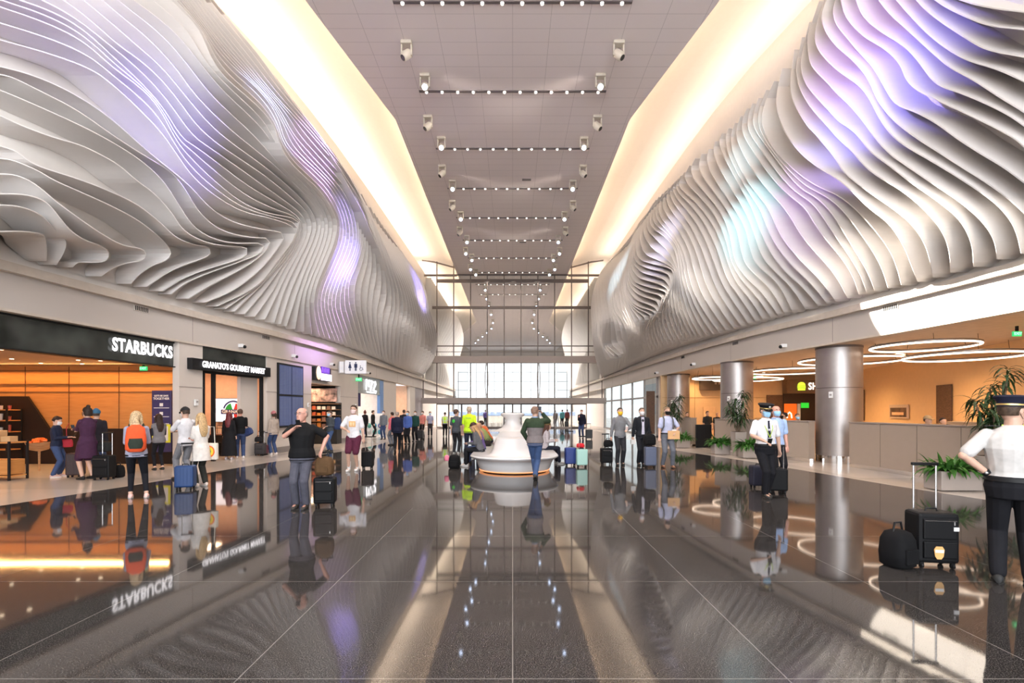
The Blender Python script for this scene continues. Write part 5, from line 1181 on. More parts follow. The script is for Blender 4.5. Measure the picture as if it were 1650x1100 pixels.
    if cap:
        ck, cc = cap; cm = mat('cap_%.2f_%.2f_%s' % (cc[0], cc[1], ck), cc, .7)
        mb = MB()
        if ck == 'ball':
            orings(mb, [(Hd((0,-.012,.035)), .098,.115,hx,hy),(Hd((0,-.012,.075)), .094,.111,hx,hy),(Hd((0,-.012,.11)), .066,.08,hx,hy),(Hd((0,-.012,.135)), .03,.04,hx,hy)], 20); c = obj('cap', mb, cm, root, smooth=True)
            mb = MB(); mb.loft([[Hd((.078*math.cos(a), .06+.105*max(0, math.sin(a)), .040-z-.02*max(0,math.sin(a)))) for a in [PI*i/10 for i in range(11)]] for z in (0,.006)]); obj('visor', mb, cm, c)
        elif ck == 'knit':
            orings(mb, [(Hd((0,-.014,.02)), .095,.113,hx,hy),(Hd((0,-.014,.07)), .096,.113,hx,hy),(Hd((0,-.014,.115)), .064,.076,hx,hy),(Hd((0,-.014,.15)), .02,.03,hx,hy)], 20); obj('knit_cap', mb, cm, root, smooth=True)
        elif ck == 'peaked':
            tz = lambda z: z
            orings(mb, [(Hd((0,-.012,.035)), .094,.113,hx,hy),(Hd((0,-.010,.075)), .097,.116,hx,hy),(Hd((0,-.004,.10)), .125,.140,hx,hy),(Hd((0,.0,.118)), .138,.152,hx,hy),(Hd((0,-.004,.132)), .125,.138,hx,hy),(Hd((0,-.006,.138)), .07,.08,hx,hy)], 28); c = obj('peaked_cap', mb, cm, root, smooth=True)
            mb = MB(); mb.loft([[Hd((.082*math.cos(a), .055+.095*max(0, math.sin(a)), .045-z-.035*max(0,math.sin(a)))) for a in [PI*i/12 for i in range(13)]] for z in (0,.006)]); obj('visor', mb, m_black, c)
            mb = MB(); orings(mb, [(Hd((0,-.011,.046)), .098,.117,hx,hy),(Hd((0,-.011,.060)), .098,.117,hx,hy)], 28); obj('gold_band', mb, mat('gold_braid', (.75,.55,.2), .3, metal=.7), c, smooth=True)
            mb = MB(); mb.ell(Hd((0,.125,.085)), .022,.008,.018, R=RH); obj('cap_badge', mb, mat('silver_badge', (.75,.75,.72), .3, metal=.6), c, smooth=True)
    if vest:   # tabard over the shirt
        mb = MB(); cs = [(U((0,fwd(z),z)), a+g+.012, b+g+.012, ux, uy) for z, a, b in torso if .95 <= z <= 1.43]; orings(mb, cs, 24)
        mb.f = mb.f[:-2]; v_ = obj('safety_vest', mb, mat('hi_vis_yellow', (.62,.95,.02), .6, emit=(.5,.9,.02), estr=.12), root, smooth=True)
        mb = MB()
        for e in (-1, 1): mb.box(e*.10-.022, e*.10+.022, -.165, .175, .98, 1.40)
        orings(mb, [(U((0,0,1.10)), .185,.14,ux,uy), (U((0,0,1.15)), .187,.142,ux,uy)], 24); obj('reflective_band', mb, mat('reflective_tape', (.75,.76,.74), .3), v_)
    root.scale = (s, s, s)
    inf = dict(root=root, s=s, Wr=Wr, Wl=Wl, Er=Er, El=El, U=U, Hd=Hd, ty=ty, ux=ux, uy=uy)
    M = Matrix.Translation((x, y, 0)) @ Matrix.Rotation(head, 4, 'Z') @ Matrix.Scale(s, 4)
    inf['world'] = lambda p: M @ Vector(p); inf['M'] = M
    return inf
def put(name, mb, m, P, label, cat, parts=(), smooth=True, **k):
    """a thing carried by a person, placed in that person's frame"""
    t = thing(name, label, cat, P['world']((0,0,0)), P['root'].rotation_euler[2]); t.scale = P['root'].scale
    obj('body', mb, m, t, smooth=smooth, **k)
    for nm, b2, m2 in parts: obj(nm, b2, m2, t, smooth=True)
    return t
def phone(P, hand, label):
    w = P['W'+hand]; e = P['E'+hand]; f = (w-e).normalized(); c = w+f*.11+Vector((0,0,.03))
    mb = MB(); mb.box(-.036,.036,-.005,.005,-.07,.07); R = Matrix.Rotation(-.5, 3, 'X'); mb.v = [tuple(c+R @ Vector(p)) for p in mb.v]
    s2 = MB(); s2.box(-.032,.032,-.0065,-.005,-.063,.063); s2.v = [tuple(c+R @ Vector(p)) for p in s2.v]
    return put('phone', mb, m_black, P, label, 'phone', (('display', s2, mat('phone_glass', (.04,.05,.07), .1)),), smooth=False)
def backpack(P, col, label, w=.15, h=.25, deep=.11, back=-.15, extra=None, z=1.22):
    U = P['U']; mb = MB(); ux, uy = P['ux'], P['uy']
    cs = [(U((0, back-deep*.5, z-h)), w*.7, deep*.5, ux, uy), (U((0, back-deep*.55, z-h*.8)), w*1.0, deep*.75, ux, uy), (U((0, back-deep*.5, z)), w, deep*.65, ux, uy), (U((0, back-deep*.45, z+h*.75)), w*.85, deep*.55, ux, uy), (U((0, back-deep*.35, z+h)), w*.4, deep*.25, ux, uy)]
    orings(mb, cs, 20); p = MB(); orings(p, [(U((0, back-deep*1.05, z-h*.75)), w*.6, deep*.3, ux, uy), (U((0, back-deep*1.12, z-h*.4)), w*.72, deep*.36, ux, uy), (U((0, back-deep*1.02, z)), w*.6, deep*.25, ux, uy)], 16)
    s_ = MB()
    for e in (-1, 1): s_.tube([U((e*w*.6, back+.0, z+h*.75)), U((e*.11,-.02,1.50)), U((e*.125,.10,1.42)), U((e*.14,.13,1.28)), U((e*.15,.02,1.08)), U((e*w*.7, back, z-h*.7))], .016, 6)
    m = cloth('bag_%.2f_%.2f' % (col[0], col[2]), col)
    return put('backpack', mb, m, P, label, 'backpack', (('front_pocket', p, extra or m), ('strap', s_, extra or m)))
m_rod = mat('handle_rod', (.5,.48,.47), .25, metal=.9)
def suitcase(x, y, rz, w, d, h, col, label, handle=0, soft=False, name='suitcase', tilt=0, extra=()):
    t = thing(name, label, 'suitcase', (x, y, 0), rz)
    mt = mat('case_%.2f_%.2f_%.2f' % col, col, .6 if soft else .35, bump=.2 if soft else 0, scale=60)
    mb = MB(); mb.box(-w/2, w/2, -d/2, d/2, .06, h); sh = obj('shell', mb, mt, t, bevel=.035)
    if soft:
        mb = MB(); mb.box(-w*.40, w*.40, -d/2-.025, -d/2+.01, .12, h*.50); obj('lower_pocket', mb, mt, t, bevel=.012)
        mb = MB(); mb.box(-w*.40, w*.40, -d/2-.02, -d/2+.01, h*.54, h*.9); obj('upper_pocket', mb, mt, t, bevel=.012)
        mb = MB(); mb.tube([(-w*.38,-d/2-.023,h*.87),(w*.38,-d/2-.023,h*.87)], .003, 5); mb.box(w*.3,w*.33,-d/2-.03,-d/2-.02,h*.80,h*.86); obj('zip', mb, m_rod, t)
    else:
        for i in range(5):
            mb = MB(); xx = -w*.36+i*w*.18; mb.box(xx-.008, xx+.008, -d/2-.006, -d/2+.004, .12, h-.06); obj('rib', mb, mt, t, bevel=.003)
        mb = MB(); mb.tube([(-w/2-.001,-d/2+.03,.1),(-w/2-.001,0,.08),(-w/2-.001,0,h-.04)], .004, 5); obj('zip', mb, m_black, t)
    for sx in (-1, 1):
        for sy in (-1, 1):
            mb = MB(); mb.tube([(sx*(w/2-.05)-.012, sy*(d/2-.04), .03),(sx*(w/2-.05)+.012, sy*(d/2-.04), .03)], .03, 10); mb.box(sx*(w/2-.05)-.018, sx*(w/2-.05)+.018, sy*(d/2-.04)-.015, sy*(d/2-.04)+.015, .03, .07); obj('wheel', mb, m_black, t)
    mb = MB(); mb.tube([(-.06,0,h-.005),(-.05,0,h+.03),(.05,0,h+.03),(.06,0,h-.005)], .01, 6); obj('carry_handle', mb, m_black, t, smooth=True)
    if handle:
        for e in (-1, 1): mb = MB(); mb.tube([(e*w*.28, d/2-.03, h-.02), (e*w*.28, d/2-.03, handle)], .009, 6); obj('handle_rod', mb, m_rod, t, smooth=True)
        mb = MB(); mb.box(-w*.33, w*.33, d/2-.05, d/2-.01, handle-.012, handle+.022); obj('handle_grip', mb, m_black, t, bevel=.008)
    return t
def softbag(x, y, z, rx, ry, rz_, col, label, cat='bag', name='carry_bag', strap=True, rot=0, sc=14):
    t = thing(name, label, cat, (x, y, z), rot)
    mb = MB(); mb.loft([[(rx*k*math.copysign(abs(math.cos(a))**.6, math.cos(a)), ry*k*math.copysign(abs(math.sin(a))**.6, math.sin(a)), zz*rz_) for a in [2*PI*i/24 for i in range(24)]] for k, zz in ((.7,0),(.95,.08),(1,.4),(.92,.75),(.7,.94),(.35,1.0))])
    obj('body', mb, cloth('sb_%.2f_%.2f' % (col[0], col[2]), col), t, smooth=True)
    mb = MB(); mb.box(-rx*.6, rx*.6, -ry*1.08, -ry*.85, rz_*.15, rz_*.55); obj('pocket', mb, cloth('sb_%.2f_%.2f' % (col[0], col[2]), col), t, bevel=.01)
    if strap: mb = MB(); mb.tube([(-rx*.5,0,rz_*.93),(-rx*.3,0,rz_*1.2),(rx*.3,0,rz_*1.2),(rx*.5,0,rz_*.93)], .012, 6); obj('strap', mb, m_black, t, smooth=True)
    return t
def fy(py): return fd(py)
DEG = PI/180
# heading: 0 looks away from the viewer, 180 towards; +90 to the left, -90 to the right
def pp(px, floory, hat, head, label, **k):
    y = fd(floory); h = (floory-hat)*y/FPX; h = k.pop('h', h); return person(label, atx(px, y), y, h, head*DEG, **k)
BL_ = (.012,.012,.014)
# --- near right officer
P = pp(1632, 941, 642, -42, 'person in officer cap and white shirt seen from behind, hand on hip, by black cases', detail=2, top=('shirt','officer_white',(.62,.60,.58)), bottom=('trousers','officer_black',(.010,.010,.013)), belt=True,
       lh=(-.17,-.04,1.03), lhint=(-1,-.5,-.2), rh=(.14,.24,1.08), rhint=(.8,-.6,-.4), look=(-.8,-.05), mask=('black',(.012,.012,.012)), cap=('peaked',(.015,.016,.035)), hair=('short',(.07,.045,.03)), collar=('officer_collar',(.70,.68,.66)), lanyard=('lime',(.45,.62,.08)), epaulet=True, fat=1.14, feet=((.12,.02),(-.10,-.02)))
mb = MB(); w_, e_ = P['Wl'], P['El']; f_ = (w_-e_).normalized(); mb.tube([w_-f_*.035, w_-f_*.0], .036, 12); put('wristwatch', mb, m_black, P, 'black wristwatch on the left wrist of the capped officer at right', 'watch', (('dial', MB().ell(w_-f_*.018+Vector((0,-.034,.0)), .015,.006,.015), m_steel),))
suitcase(4.58, 5.30, -.15, .40, .26, .60, (.005,.005,.006), 'black roller case with crest sticker and long handle at the right edge', handle=1.10, soft=True)
o = thing('sticker', 'small orange and white crest sticker low on the black roller case', 'sticker', (4.53, 5.142, .17), -.15)
mb = MB(); mb.prism([(-.05,.05),(-.03,.085),(.03,.085),(.05,.05),(.04,-.02),(.02,-.05),(-.02,-.05),(-.04,-.02)], -.006, 0); obj('patch', mb, mat('sticker_orange', (.75,.42,.15), .5), o)
mb = MB(); mb.box(-.04,.04,-.009,-.005,.02,.05); obj('band', mb, m_white, o)
obj('luggage_tag', MB().box(-.025,.025,-.004,.004,-.02,.02), m_white, loc=(4.70,5.125,.44), rot=(0,0,-.15), label='small white tag on the black roller case', cat='tag')
softbag(4.20, 5.28, 0, .15, .15, .40, (.005,.005,.006), 'square black shoulder bag leaning against the roller case', rot=.3)
# --- walking officer
P = pp(1233, 800, 652, 178, 'person in white officer shirt, dark tie, peaked cap and blue mask walking', detail=2, top=('shirt','officer_white2',(.80,.78,.80)), bottom=('trousers','officer_black',(.010,.010,.013)), belt=True, legs='stand', feet=((.05,.10),(-.05,-.06)),
       rh=(.16,.30,1.08), rhint=(1,-.5,-.4), lh=(-.30,-.06,.86), lhint=(-.8,-.5,0), mask=('blue',(.35,.62,.85)), cap=('peaked',(.012,.012,.015)), hair=('short',(.07,.045,.03)), collar=('officer_collar2',(.80,.78,.80)), tie=True, lanyard=('lime',(.45,.62,.08)), epaulet=True, fat=1.12, look=(.08,-.15))
phone(P, 'r', 'dark phone held by the walking officer')
suitcase(5.42, 9.95, 2.9, .38, .26, .52, (.006,.006,.007), 'black roller case pulled by the walking officer', handle=.98, soft=True)
person('person with bald head and blue mask half hidden behind walking officer', atx(1250,10.9), 10.9, 1.80, 3.1, top=('shirt','sky_shirt',(.40,.55,.85)), bottom=('trousers','officer_black',(.01,.01,.013)), mask=('blue',(.35,.62,.85)), hair=('none',(0,0,0)), skn='r')
suitcase(atx(1222,10.6), 10.6, 3.1, .34, .24, .50, (.03,.03,.05), 'dark navy case behind the legs of walking officer', soft=True)
# --- three men
P = pp(999, 749, 657, 180, 'person in grey henley with yellow mask holding a paper cup', top=('long','henley',(.19,.19,.20)), bottom=('trousers','charcoal',(.03,.03,.035)), rh=(.28,-.02,.82), lh=(-.16,.28,1.10), lhint=(-1,-.6,-.3), mask=('yellow',(.85,.50,.03)), feet=((.10,.05),(-.09,-.05)))
w = P['Wl']; mb = MB(); mb.lathe([(.028,-.05),(.038,.07)], tuple(w+Vector((.03,.06,.02))), 12); put('paper_cup', mb, mat('cup_rose', (.75,.55,.5), .5), P, 'pale paper cup in the hand of the yellow-masked person', 'cup', (('lid', MB().lathe([(.04,.07),(.036,.085)], tuple(w+Vector((.03,.06,.02))), 12), m_white),))
suitcase(atx(979,15.0), 15.2, .1, .36, .25, .52, (.012,.012,.013), 'black roller case left of the yellow-masked person', handle=.95, soft=True)
softbag(atx(982,15.0), 15.2, .56, .15, .11, .22, (.012,.012,.013), 'black bag strapped on the black roller case beside yellow-masked person')
P = pp(1034, 749, 657, 180, 'person in black suit jacket and pale shirt with white mask', top=('jacket','suit_black',(.016,.017,.022)), bottom=('trousers','suit_black',(.016,.017,.022)), collar=('pale_lav',(.55,.52,.62)), mask=('white',(.78,.76,.78)), rh=(.28,.0,.82), lh=(-.26,.0,.82), feet=((.10,0),(-.02,.08)), hair=('short',(.10,.07,.05)))
mb = MB(); mb.prism([(-.045,1.47),(.045,1.47),(.035,1.2),(.045,.95),(-.045,.95),(-.035,1.2)], P['ty']+.002, P['ty']+.012); mb.v = [tuple(Vector(v)+Vector((0,-.045 if v[2] > 1.4 else .0,0))) for v in mb.v]; obj('shirt_front', mb, cloth('pale_lav', (.55,.52,.62)), P['root'])
w = P['Wr']; mb = MB(); mb.box(w.x-.07,w.x+.07,w.y-.03,w.y+.05,w.z-.24,w.z-.10); put('paper_bag', mb, mat('paper_white', (.72,.70,.68), .7), P, 'small white paper bag in the hand of the suited person', 'bag', (('loop', MB().tube([(w.x-.04,w.y,w.z-.1),(w.x,w.y,w.z-.03),(w.x+.04,w.y,w.z-.1)], .004, 5), m_white),), smooth=False)
suitcase(atx(1050,14.3), 14.45, 3.14, .33, .24, .62, (.10,.12,.19), 'slate blue hard case with black bag on top between two men')
softbag(atx(1049,14.3), 14.45, .66, .18, .13, .34, (.012,.012,.013), 'black backpack resting on the slate blue case')
P = pp(1075, 753, 656, 180, 'person in pale blue shirt and grey trousers carrying an orange folder', top=('shirt','pale_blue_shirt',(.50,.53,.72)), bottom=('trousers','mid_grey',(.13,.14,.17)), shoes=(.18,.07,.03), collar=('pale_blue_shirt',(.50,.53,.72)), mask=('black',(.012,.012,.012)), lh=(-.17,.20,1.04), lhint=(-1,-.4,-.4), rh=(.26,.10,.86), hair=('short',(.25,.15,.09)), feet=((.12,-.04),(-.13,.07)), belt=True)
mb = MB(); mb.box(-.28,.06,.235,.26,.84,1.08); put('folder', mb, mat('manila_orange', (.72,.42,.20), .6), P, 'orange-tan folder carried by the person in pale blue shirt', 'folder', (('paper', MB().box(-.18,-.06,.24,.255,1.08,1.12), m_white),), smooth=False)
mb = MB()
for e in (-1, 1): mb.tube([(e*.12,.0,1.50),(e*.13,.13,1.40),(e*.14,.14,1.2),(e*.17,.0,1.05)], .02, 6)
mb.ell((0,-.2,1.25),.14,.08,.22); put('backpack', mb, cloth('pack_grey',(.12,.12,.12)), P, 'grey backpack worn by the person in pale blue shirt', 'backpack', (('pocket', MB().ell((0,-.27,1.18),.1,.03,.12), cloth('pack_grey',(.12,.12,.12))),))
# --- phone man walking away
P = pp(862, 773, 655, -8, 'person in green and grey pullover and jeans walking away, phone at ear', top=('long','pullover_grey',(.20,.17,.17)), bottom=('trousers','denim',(.045,.085,.20)), shoes=(.06,.05,.045), legs='walk', feet=((.02,-.16),(.0,.22)), rh=(.17,.14,1.58), rhint=(.6,.3,-1), lh=(-.20,.16,.95), lhint=(-1,-.4,-.2), hair=('short',(.22,.13,.09)), fat=1.15, look=(-.3,0), detail=2)
U = P['U']; mb = MB(); orings(mb, [(U((0,0,1.25)), .222,.172,P['ux'],P['uy']), (U((0,0,1.30)), .226,.174,P['ux'],P['uy']), (U((0,0,1.38)), .228,.160,P['ux'],P['uy']), (U((0,0,1.44)), .165,.13,P['ux'],P['uy']), (U((0,0,1.49)), .09,.09,P['ux'],P['uy'])], 24)
for S, E, Wd in ((U((.175,0,1.405)), P['Er'], P['Wr']), (U((-.175,0,1.405)), P['El'], P['Wl'])): limb(mb, [S, E, Wd.lerp(E,.05)], [.074,.066,.050])
obj('green_yoke', vmesh(mb, .012, 1), cloth('moss_green', (.035,.055,.03)), P['root']); phone(P, 'r', 'phone held to the ear by the person in pullover')
mb = MB(); orings(mb, [(U((0,0,1.46)), .082,.08,P['ux'],P['uy']), (U((0,-.01,1.515)), .07,.07,P['ux'],P['uy'])], 20); obj('collar', mb, cloth('sky_collar',(.25,.38,.6)), P['root'], smooth=True)
# --- black t-shirt man
P = pp(487, 818, 657, 185, 'person in black t-shirt and grey jeans lifting a phone beside black case', detail=2, top=('tee','tee_black',(.008,.008,.009)), bottom=('trousers','grey_jeans',(.085,.085,.11)), shoes=(.05,.045,.04), fat=1.28, rh=(.02,.34,1.40), rhint=(1,.0,-.9), lh=(-.34,.02,1.02), lhint=(-1,-.5,.2), hair=('balding',(.38,.30,.26)), skn='r', look=(-.35,0), feet=((.10,.0),(-.08,.04)), glasses=True)
phone(P, 'r', 'phone raised by the person in black t-shirt')
suitcase(atx(524,8.6), 8.60, .15, .36, .26, .52, (.006,.006,.007), 'black spinner case beside the person in black t-shirt', handle=.94, soft=True)
t = softbag(atx(523,8.55), 8.55, .56, .16, .12, .33, (.10,.055,.025), 'brown patterned backpack on the black spinner case')
# --- pink shoes with orange backpack
P = pp(220, 802, 663, 35, 'person with blond hair, lavender sweatshirt and black leggings wearing orange backpack', detail=2, sex='f', top=('long','lavender',(.36,.36,.47)), bottom=('leggings','leggings_black',(.010,.010,.014)), shoes=(.80,.52,.48), hair=('long',(.50,.36,.20)), rh=(.12,.30,1.12), lh=(-.10,.30,1.12), feet=((.16,-.02),(-.10,.06)), look=(-.5,-.2))
backpack(P, (.75,.09,.02), 'orange backpack with black and green straps on the blond person', w=.17, h=.27, deep=.13, extra=cloth('pack_trim',(.03,.04,.03)))
# --- woman in vest
P = pp(256, 757, 667, 55, 'person with dark hair in grey tweed vest by the safety poster', sex='f', top=('vest','tweed',(.17,.16,.17)), bottom=('leggings','leggings_black',(.01,.01,.014)), hair=('long',(.035,.02,.015)), mask=('white',(.78,.76,.78)), rh=(.08,.25,1.15), lh=(-.08,.25,1.15))
# --- couple at the pier
P = pp(299, 772, 657, 68, 'person in white t-shirt and black cap reading a phone near blue case', top=('tee','tee_white',(.68,.67,.70)), bottom=('trousers','plaid_grey',(.20,.20,.22)), cap=('ball',(.02,.02,.022)), mask=('white',(.78,.76,.78)), rh=(.10,.36,1.18), rhint=(1,-.3,-1), lh=(-.06,.38,1.20), lhint=(-1,-.3,-1), look=(0,-.25), shoes=(.07,.045,.03), feet=((.10,-.05),(-.10,.16)), detail=2)
phone(P, 'r', 'phone read by the person in white t-shirt and cap')
P = pp(324, 783, 666, 60, 'person with long blond hair in white top carrying tote bag', sex='f', top=('tee','cream_top',(.78,.73,.68)), bottom=('trousers','olive_dark',(.035,.035,.03)), shoes=(.75,.66,.60), hair=('long',(.50,.33,.16)), rh=(.08,.30,1.12), lh=(-.08,.30,1.15), look=(0,-.3), skirt=(.62,('cream_top',(.78,.73,.68)),.03), skn='r', detail=2)
w = (.0,0,0); t = thing('tote_bag', 'cream tote bag with round orange and yellow print on the blond person', 'bag', P['world']((.22,-.02,.62)), 170*DEG)
mb = MB(); mb.box(-.17,.17,-.04,.04,0,.38); obj('body', mb, mat('tote_cream', (.75,.68,.58), .8), t, bevel=.02)
for r_, c_, k_ in ((.13,(.80,.16,.03),0),(.10,(.85,.62,.05),1),(.045,(.10,.25,.04),2)):
    mb = MB(); mb.loft([[(r_*math.cos(a), yy, .19+r_*math.sin(a)) for a in [2*PI*i/24 for i in range(24)]] for yy in (.04, .046+.003*k_)]); obj('print', mb, mat('tote_print_%d' % k_, c_, .7), t)
mb = MB(); mb.tube([(-.1,0,.37),(-.08,0,.75),(.08,0,.75),(.1,0,.37)], .009, 6); obj('strap', mb, mat('tote_cream', (.75,.68,.58), .8), t)
suitcase(atx(299,10.4), 10.4, .25, .36, .25, .52, (.010,.045,.16), 'blue roller case in front of the cap-wearing person', handle=.98)
# --- coffee shop queue
P = pp(91, 768, 671, -70, 'person in navy top and jeans with red shoulder bag, reading phone', sex='f', top=('long','navy_top',(.015,.02,.045)), bottom=('trousers','denim_dark',(.03,.055,.14)), shoes=(.5,.35,.32), hair=('short',(.03,.015,.012)), rh=(.08,.28,1.15), lh=(-.06,.3,1.15), look=(.2,-.45), feet=((.18,0),(-.15,0)), mask=('white',(.78,.76,.78)))
phone(P, 'l', 'phone held by the person with the red shoulder bag')
t = softbag(0,0,0,.13,.05,.22,(.42,.02,.035),'small red shoulder bag with white motifs on the navy-topped person', strap=False); t.location = P['world']((-.12,.19,.85)); t.rotation_euler = (0,0,(-70+90)*DEG)
mb = MB(); mb.tube([(0,0,.2),(-.02,.02,.5),(.05,.0,.62)], .008, 6); obj('strap', mb, mat('red_strap', (.42,.02,.035), .6), t)
P = pp(141, 772, 656, 72, 'person in dark plum uniform dress with hair bun and black mask holding phone', sex='f', top=('long','plum',(.055,.02,.05)), bottom=('shorts','plum',(.055,.02,.05)), skirt=(.52,('plum',(.055,.02,.05)),.005), hair=('bun',(.03,.018,.014)), mask=('black',(.012,.012,.012)), rh=(.1,.42,1.18), lh=(-.02,.44,1.22), shoes=(.02,.02,.02), skn='l', detail=2)
phone(P, 'l', 'phone held up by the person in plum dress')
pp(155, 764, 660, 20, 'person in dark jacket and blue knit cap behind plum dress', top=('coat','coat_black',(.02,.018,.025)), bottom=('trousers','denim_dark',(.03,.055,.14)), cap=('knit',(.03,.12,.22)))
suitcase(atx(122,12.3), 12.3, .2, .34, .24, .62, (.035,.02,.022), 'dark case with red edging left of the plum dress', handle=0)
suitcase(atx(168,11.9), 11.9, .1, .40, .27, .60, (.006,.006,.008), 'black roller case with raised chrome handle right of plum dress', handle=1.14, soft=True)
softbag(atx(174,12.3), 12.2, .66, .16, .12, .26, (.02,.02,.02), 'black bag on top of the black roller case in the coffee queue')
softbag(atx(191,12.3), 12.3, 0, .12, .12, .32, (.012,.012,.013), 'black backpack on floor right of the chrome-handled case')
# --- market door
P = pp(369, 740, 664, 10, 'person with red hair in long black dress at the market door', sex='f', top=('long','dress_black',(.01,.01,.012)), bottom=('leggings','leggings_black',(.01,.01,.014)), skirt=(.14,('dress_black',(.01,.01,.012)),.09), hair=('long',(.13,.015,.02)), shoes=(.7,.6,.6))
P = pp(387, 738, 659, 30, 'person in black t-shirt and jeans with blue shoulder bag at the market door', top=('tee','tee_black',(.008,.008,.009)), bottom=('trousers','denim_dark',(.03,.055,.14)), shoes=(.7,.65,.65), skn='r', hair=('short',(.09,.05,.035)), rh=(.10,.25,1.1), lh=(-.2,.2,.95))
t = softbag(0,0,0,.20,.07,.26,(.02,.04,.13),'large flat blue shoulder bag on the jeans-wearing person at the market door'); t.location = P['world']((.28,-.10,.82)); t.rotation_euler = (0,-.4,-.3)
suitcase(atx(422,18.3), 18.2, .0, .36, .24, .48, (.045,.042,.045), 'grey roller bag with looped handle beside the black door frame', handle=.9, soft=True)
softbag(atx(419,18.3), 18.2, .52, .13, .1, .2, (.015,.015,.017), 'small black bag on the grey roller bag by the door frame')
suitcase(atx(347,18.0), 18.0, .0, .36, .24, .52, (.012,.012,.013), 'black case just inside the market doorway', soft=True)
pp(441, 732, 663, 60, 'person in beige jacket with teal mask and pink headscarf before flight board', sex='f', top=('jacket','beige_jkt',(.40,.33,.28)), bottom=('trousers','denim_dark',(.03,.055,.14)), mask=('teal',(.08,.50,.42)), cap=('knit',(.45,.16,.17)), shoes=(.7,.62,.58), hair=('pony',(.05,.03,.02)), look=(0,-.1))
suitcase(atx(431,18.6), 18.4, .1, .22, .2, .40, (.10,.02,.03), 'tiny dark red case at the feet of the beige jacket', handle=.85)
P = pp(532, 727, 662, 150, 'person in dark shirt and jeans with blue bag by snack shop', top=('long','slate_shirt',(.06,.07,.08)), bottom=('trousers','denim',(.045,.085,.20)), mask=('blue',(.35,.62,.85)), hair=('short',(.08,.05,.04)), rh=(.1,.2,1.05), lh=(-.1,.2,1.1))
t = softbag(0,0,0,.15,.10,.5,(.02,.04,.12),'navy duffel slung on the shoulder of the person by the snack shop'); t.location = P['world']((-.26,-.18,.95))
# --- white tee, maroon shorts
P = pp(570, 758, 653, 182, 'person in white t-shirt with orange print, maroon shorts and white socks', detail=2, top=('tee','tee_white2',(.76,.74,.77)), bottom=('shorts','maroon',(.10,.02,.045)), shoes=(.75,.74,.74), mask=('pink',(.80,.62,.60)), hair=('short',(.05,.03,.02)), rh=(.12,.24,1.10), rhint=(1,-.5,-.3), lh=(-.27,.0,.84), feet=((.10,.10),(-.08,-.05)), glasses=True)
mb = MB(); mb.box(-.085,.085,P['ty']-.004,P['ty']+.004,1.18,1.33); obj('shirt_print', mb, mat('print_orange', (.75,.42,.16), .7), P['root']); obj('print_detail', MB().box(-.06,-.01,P['ty']+.004,P['ty']+.008,1.21,1.30).box(.01,.06,P['ty']+.004,P['ty']+.008,1.21,1.30), mat('print_cream', (.8,.6,.35), .7), P['root'])
mb = MB()
for a in ((.10,.10),(-.08,-.05)): limb(mb, [Vector((a[0],a[1],.24)), Vector((a[0],a[1]+.0,.10))], [.052,.045])
obj('socks', vmesh(mb, .011, 1), mat('sock_white', (.78,.77,.77), .9), P['root'])
suitcase(atx(590,14.0), 14.15, .0, .33, .23, .50, (.012,.012,.014), 'black roller case right of the maroon shorts', handle=.92)
# --- mid left crowd
pp(640, 728, 662, 8, 'person in dark navy jacket walking away toward the doors', top=('jacket','navy_jkt',(.012,.014,.035)), bottom=('trousers','officer_black',(.01,.01,.013)), legs='walk', hair=('balding',(.35,.28,.24)), fat=1.1)
P = pp(632, 717, 664, 60, 'person in pink jacket with orange backpack in mid hall', sex='f', top=('jacket','pink_jkt',(.70,.15,.20)), bottom=('trousers','mid_grey',(.13,.14,.17)), hair=('short',(.03,.02,.015)), mask=('white',(.78,.76,.78)), detail=0); backpack(P, (.80,.22,.02), 'bright orange backpack on the person in pink jacket')
P = pp(657, 715, 662, 170, 'person in blue top and mask standing in the mid hall group', top=('long','royal_blue',(.06,.12,.40)), bottom=('trousers','officer_black',(.01,.01,.013)), mask=('blue',(.35,.62,.85)), detail=0)
pp(651, 711, 660, 10, 'person with dark hair behind the blue-topped one', top=('jacket','suit_black',(.016,.017,.022)), bottom=('trousers','officer_black',(.01,.01,.013)), detail=0)
pp(669, 711, 662, 175, 'person in dark green top facing viewer in the mid hall group', top=('long','dark_green',(.015,.06,.05)), bottom=('trousers','officer_black',(.01,.01,.013)), mask=('white',(.78,.76,.78)), detail=0)
suitcase(atx(675,28), 28.4, 0, .36, .24, .55, (.014,.014,.016), 'small black case beside the green-topped person', handle=.9)
pp(681, 705, 662, 160, 'person in coral polo shirt near the glass screen', top=('polo','coral',(.65,.22,.18)), bottom=('trousers','officer_black',(.01,.01,.013)), mask=('white',(.78,.76,.78)), detail=0, skn='m')
pp(693, 703, 663, 190, 'person in lavender shirt standing nearest the glass at left', top=('shirt','lilac',(.40,.40,.55)), bottom=('trousers','charcoal',(.03,.03,.035)), mask=('blue',(.35,.62,.85)), detail=0)
person('person in black at the travel shop front, hair tied up', atx(588,31.5), 31.5, 1.68, .6, sex='f', top=('long','dress_black',(.01,.01,.012)), bottom=('trousers','officer_black',(.01,.01,.013)), hair=('bun',(.10,.03,.02)), detail=0)
person('person in black beside travel shop shelf, turned right', atx(598,30.5), 30.9, 1.70, -1.2, top=('long','dress_black',(.01,.01,.012)), bottom=('trousers','officer_black',(.01,.01,.013)), mask=('white',(.78,.76,.78)), detail=0)
person('person in grey hoodie facing viewer left of the pink jacket', atx(618,28.5), 28.5, 1.68, 3.0, top=('long','hoodie_grey',(.15,.17,.2)), bottom=('trousers','denim_dark',(.03,.055,.14)), mask=('white',(.78,.76,.78)), detail=0)
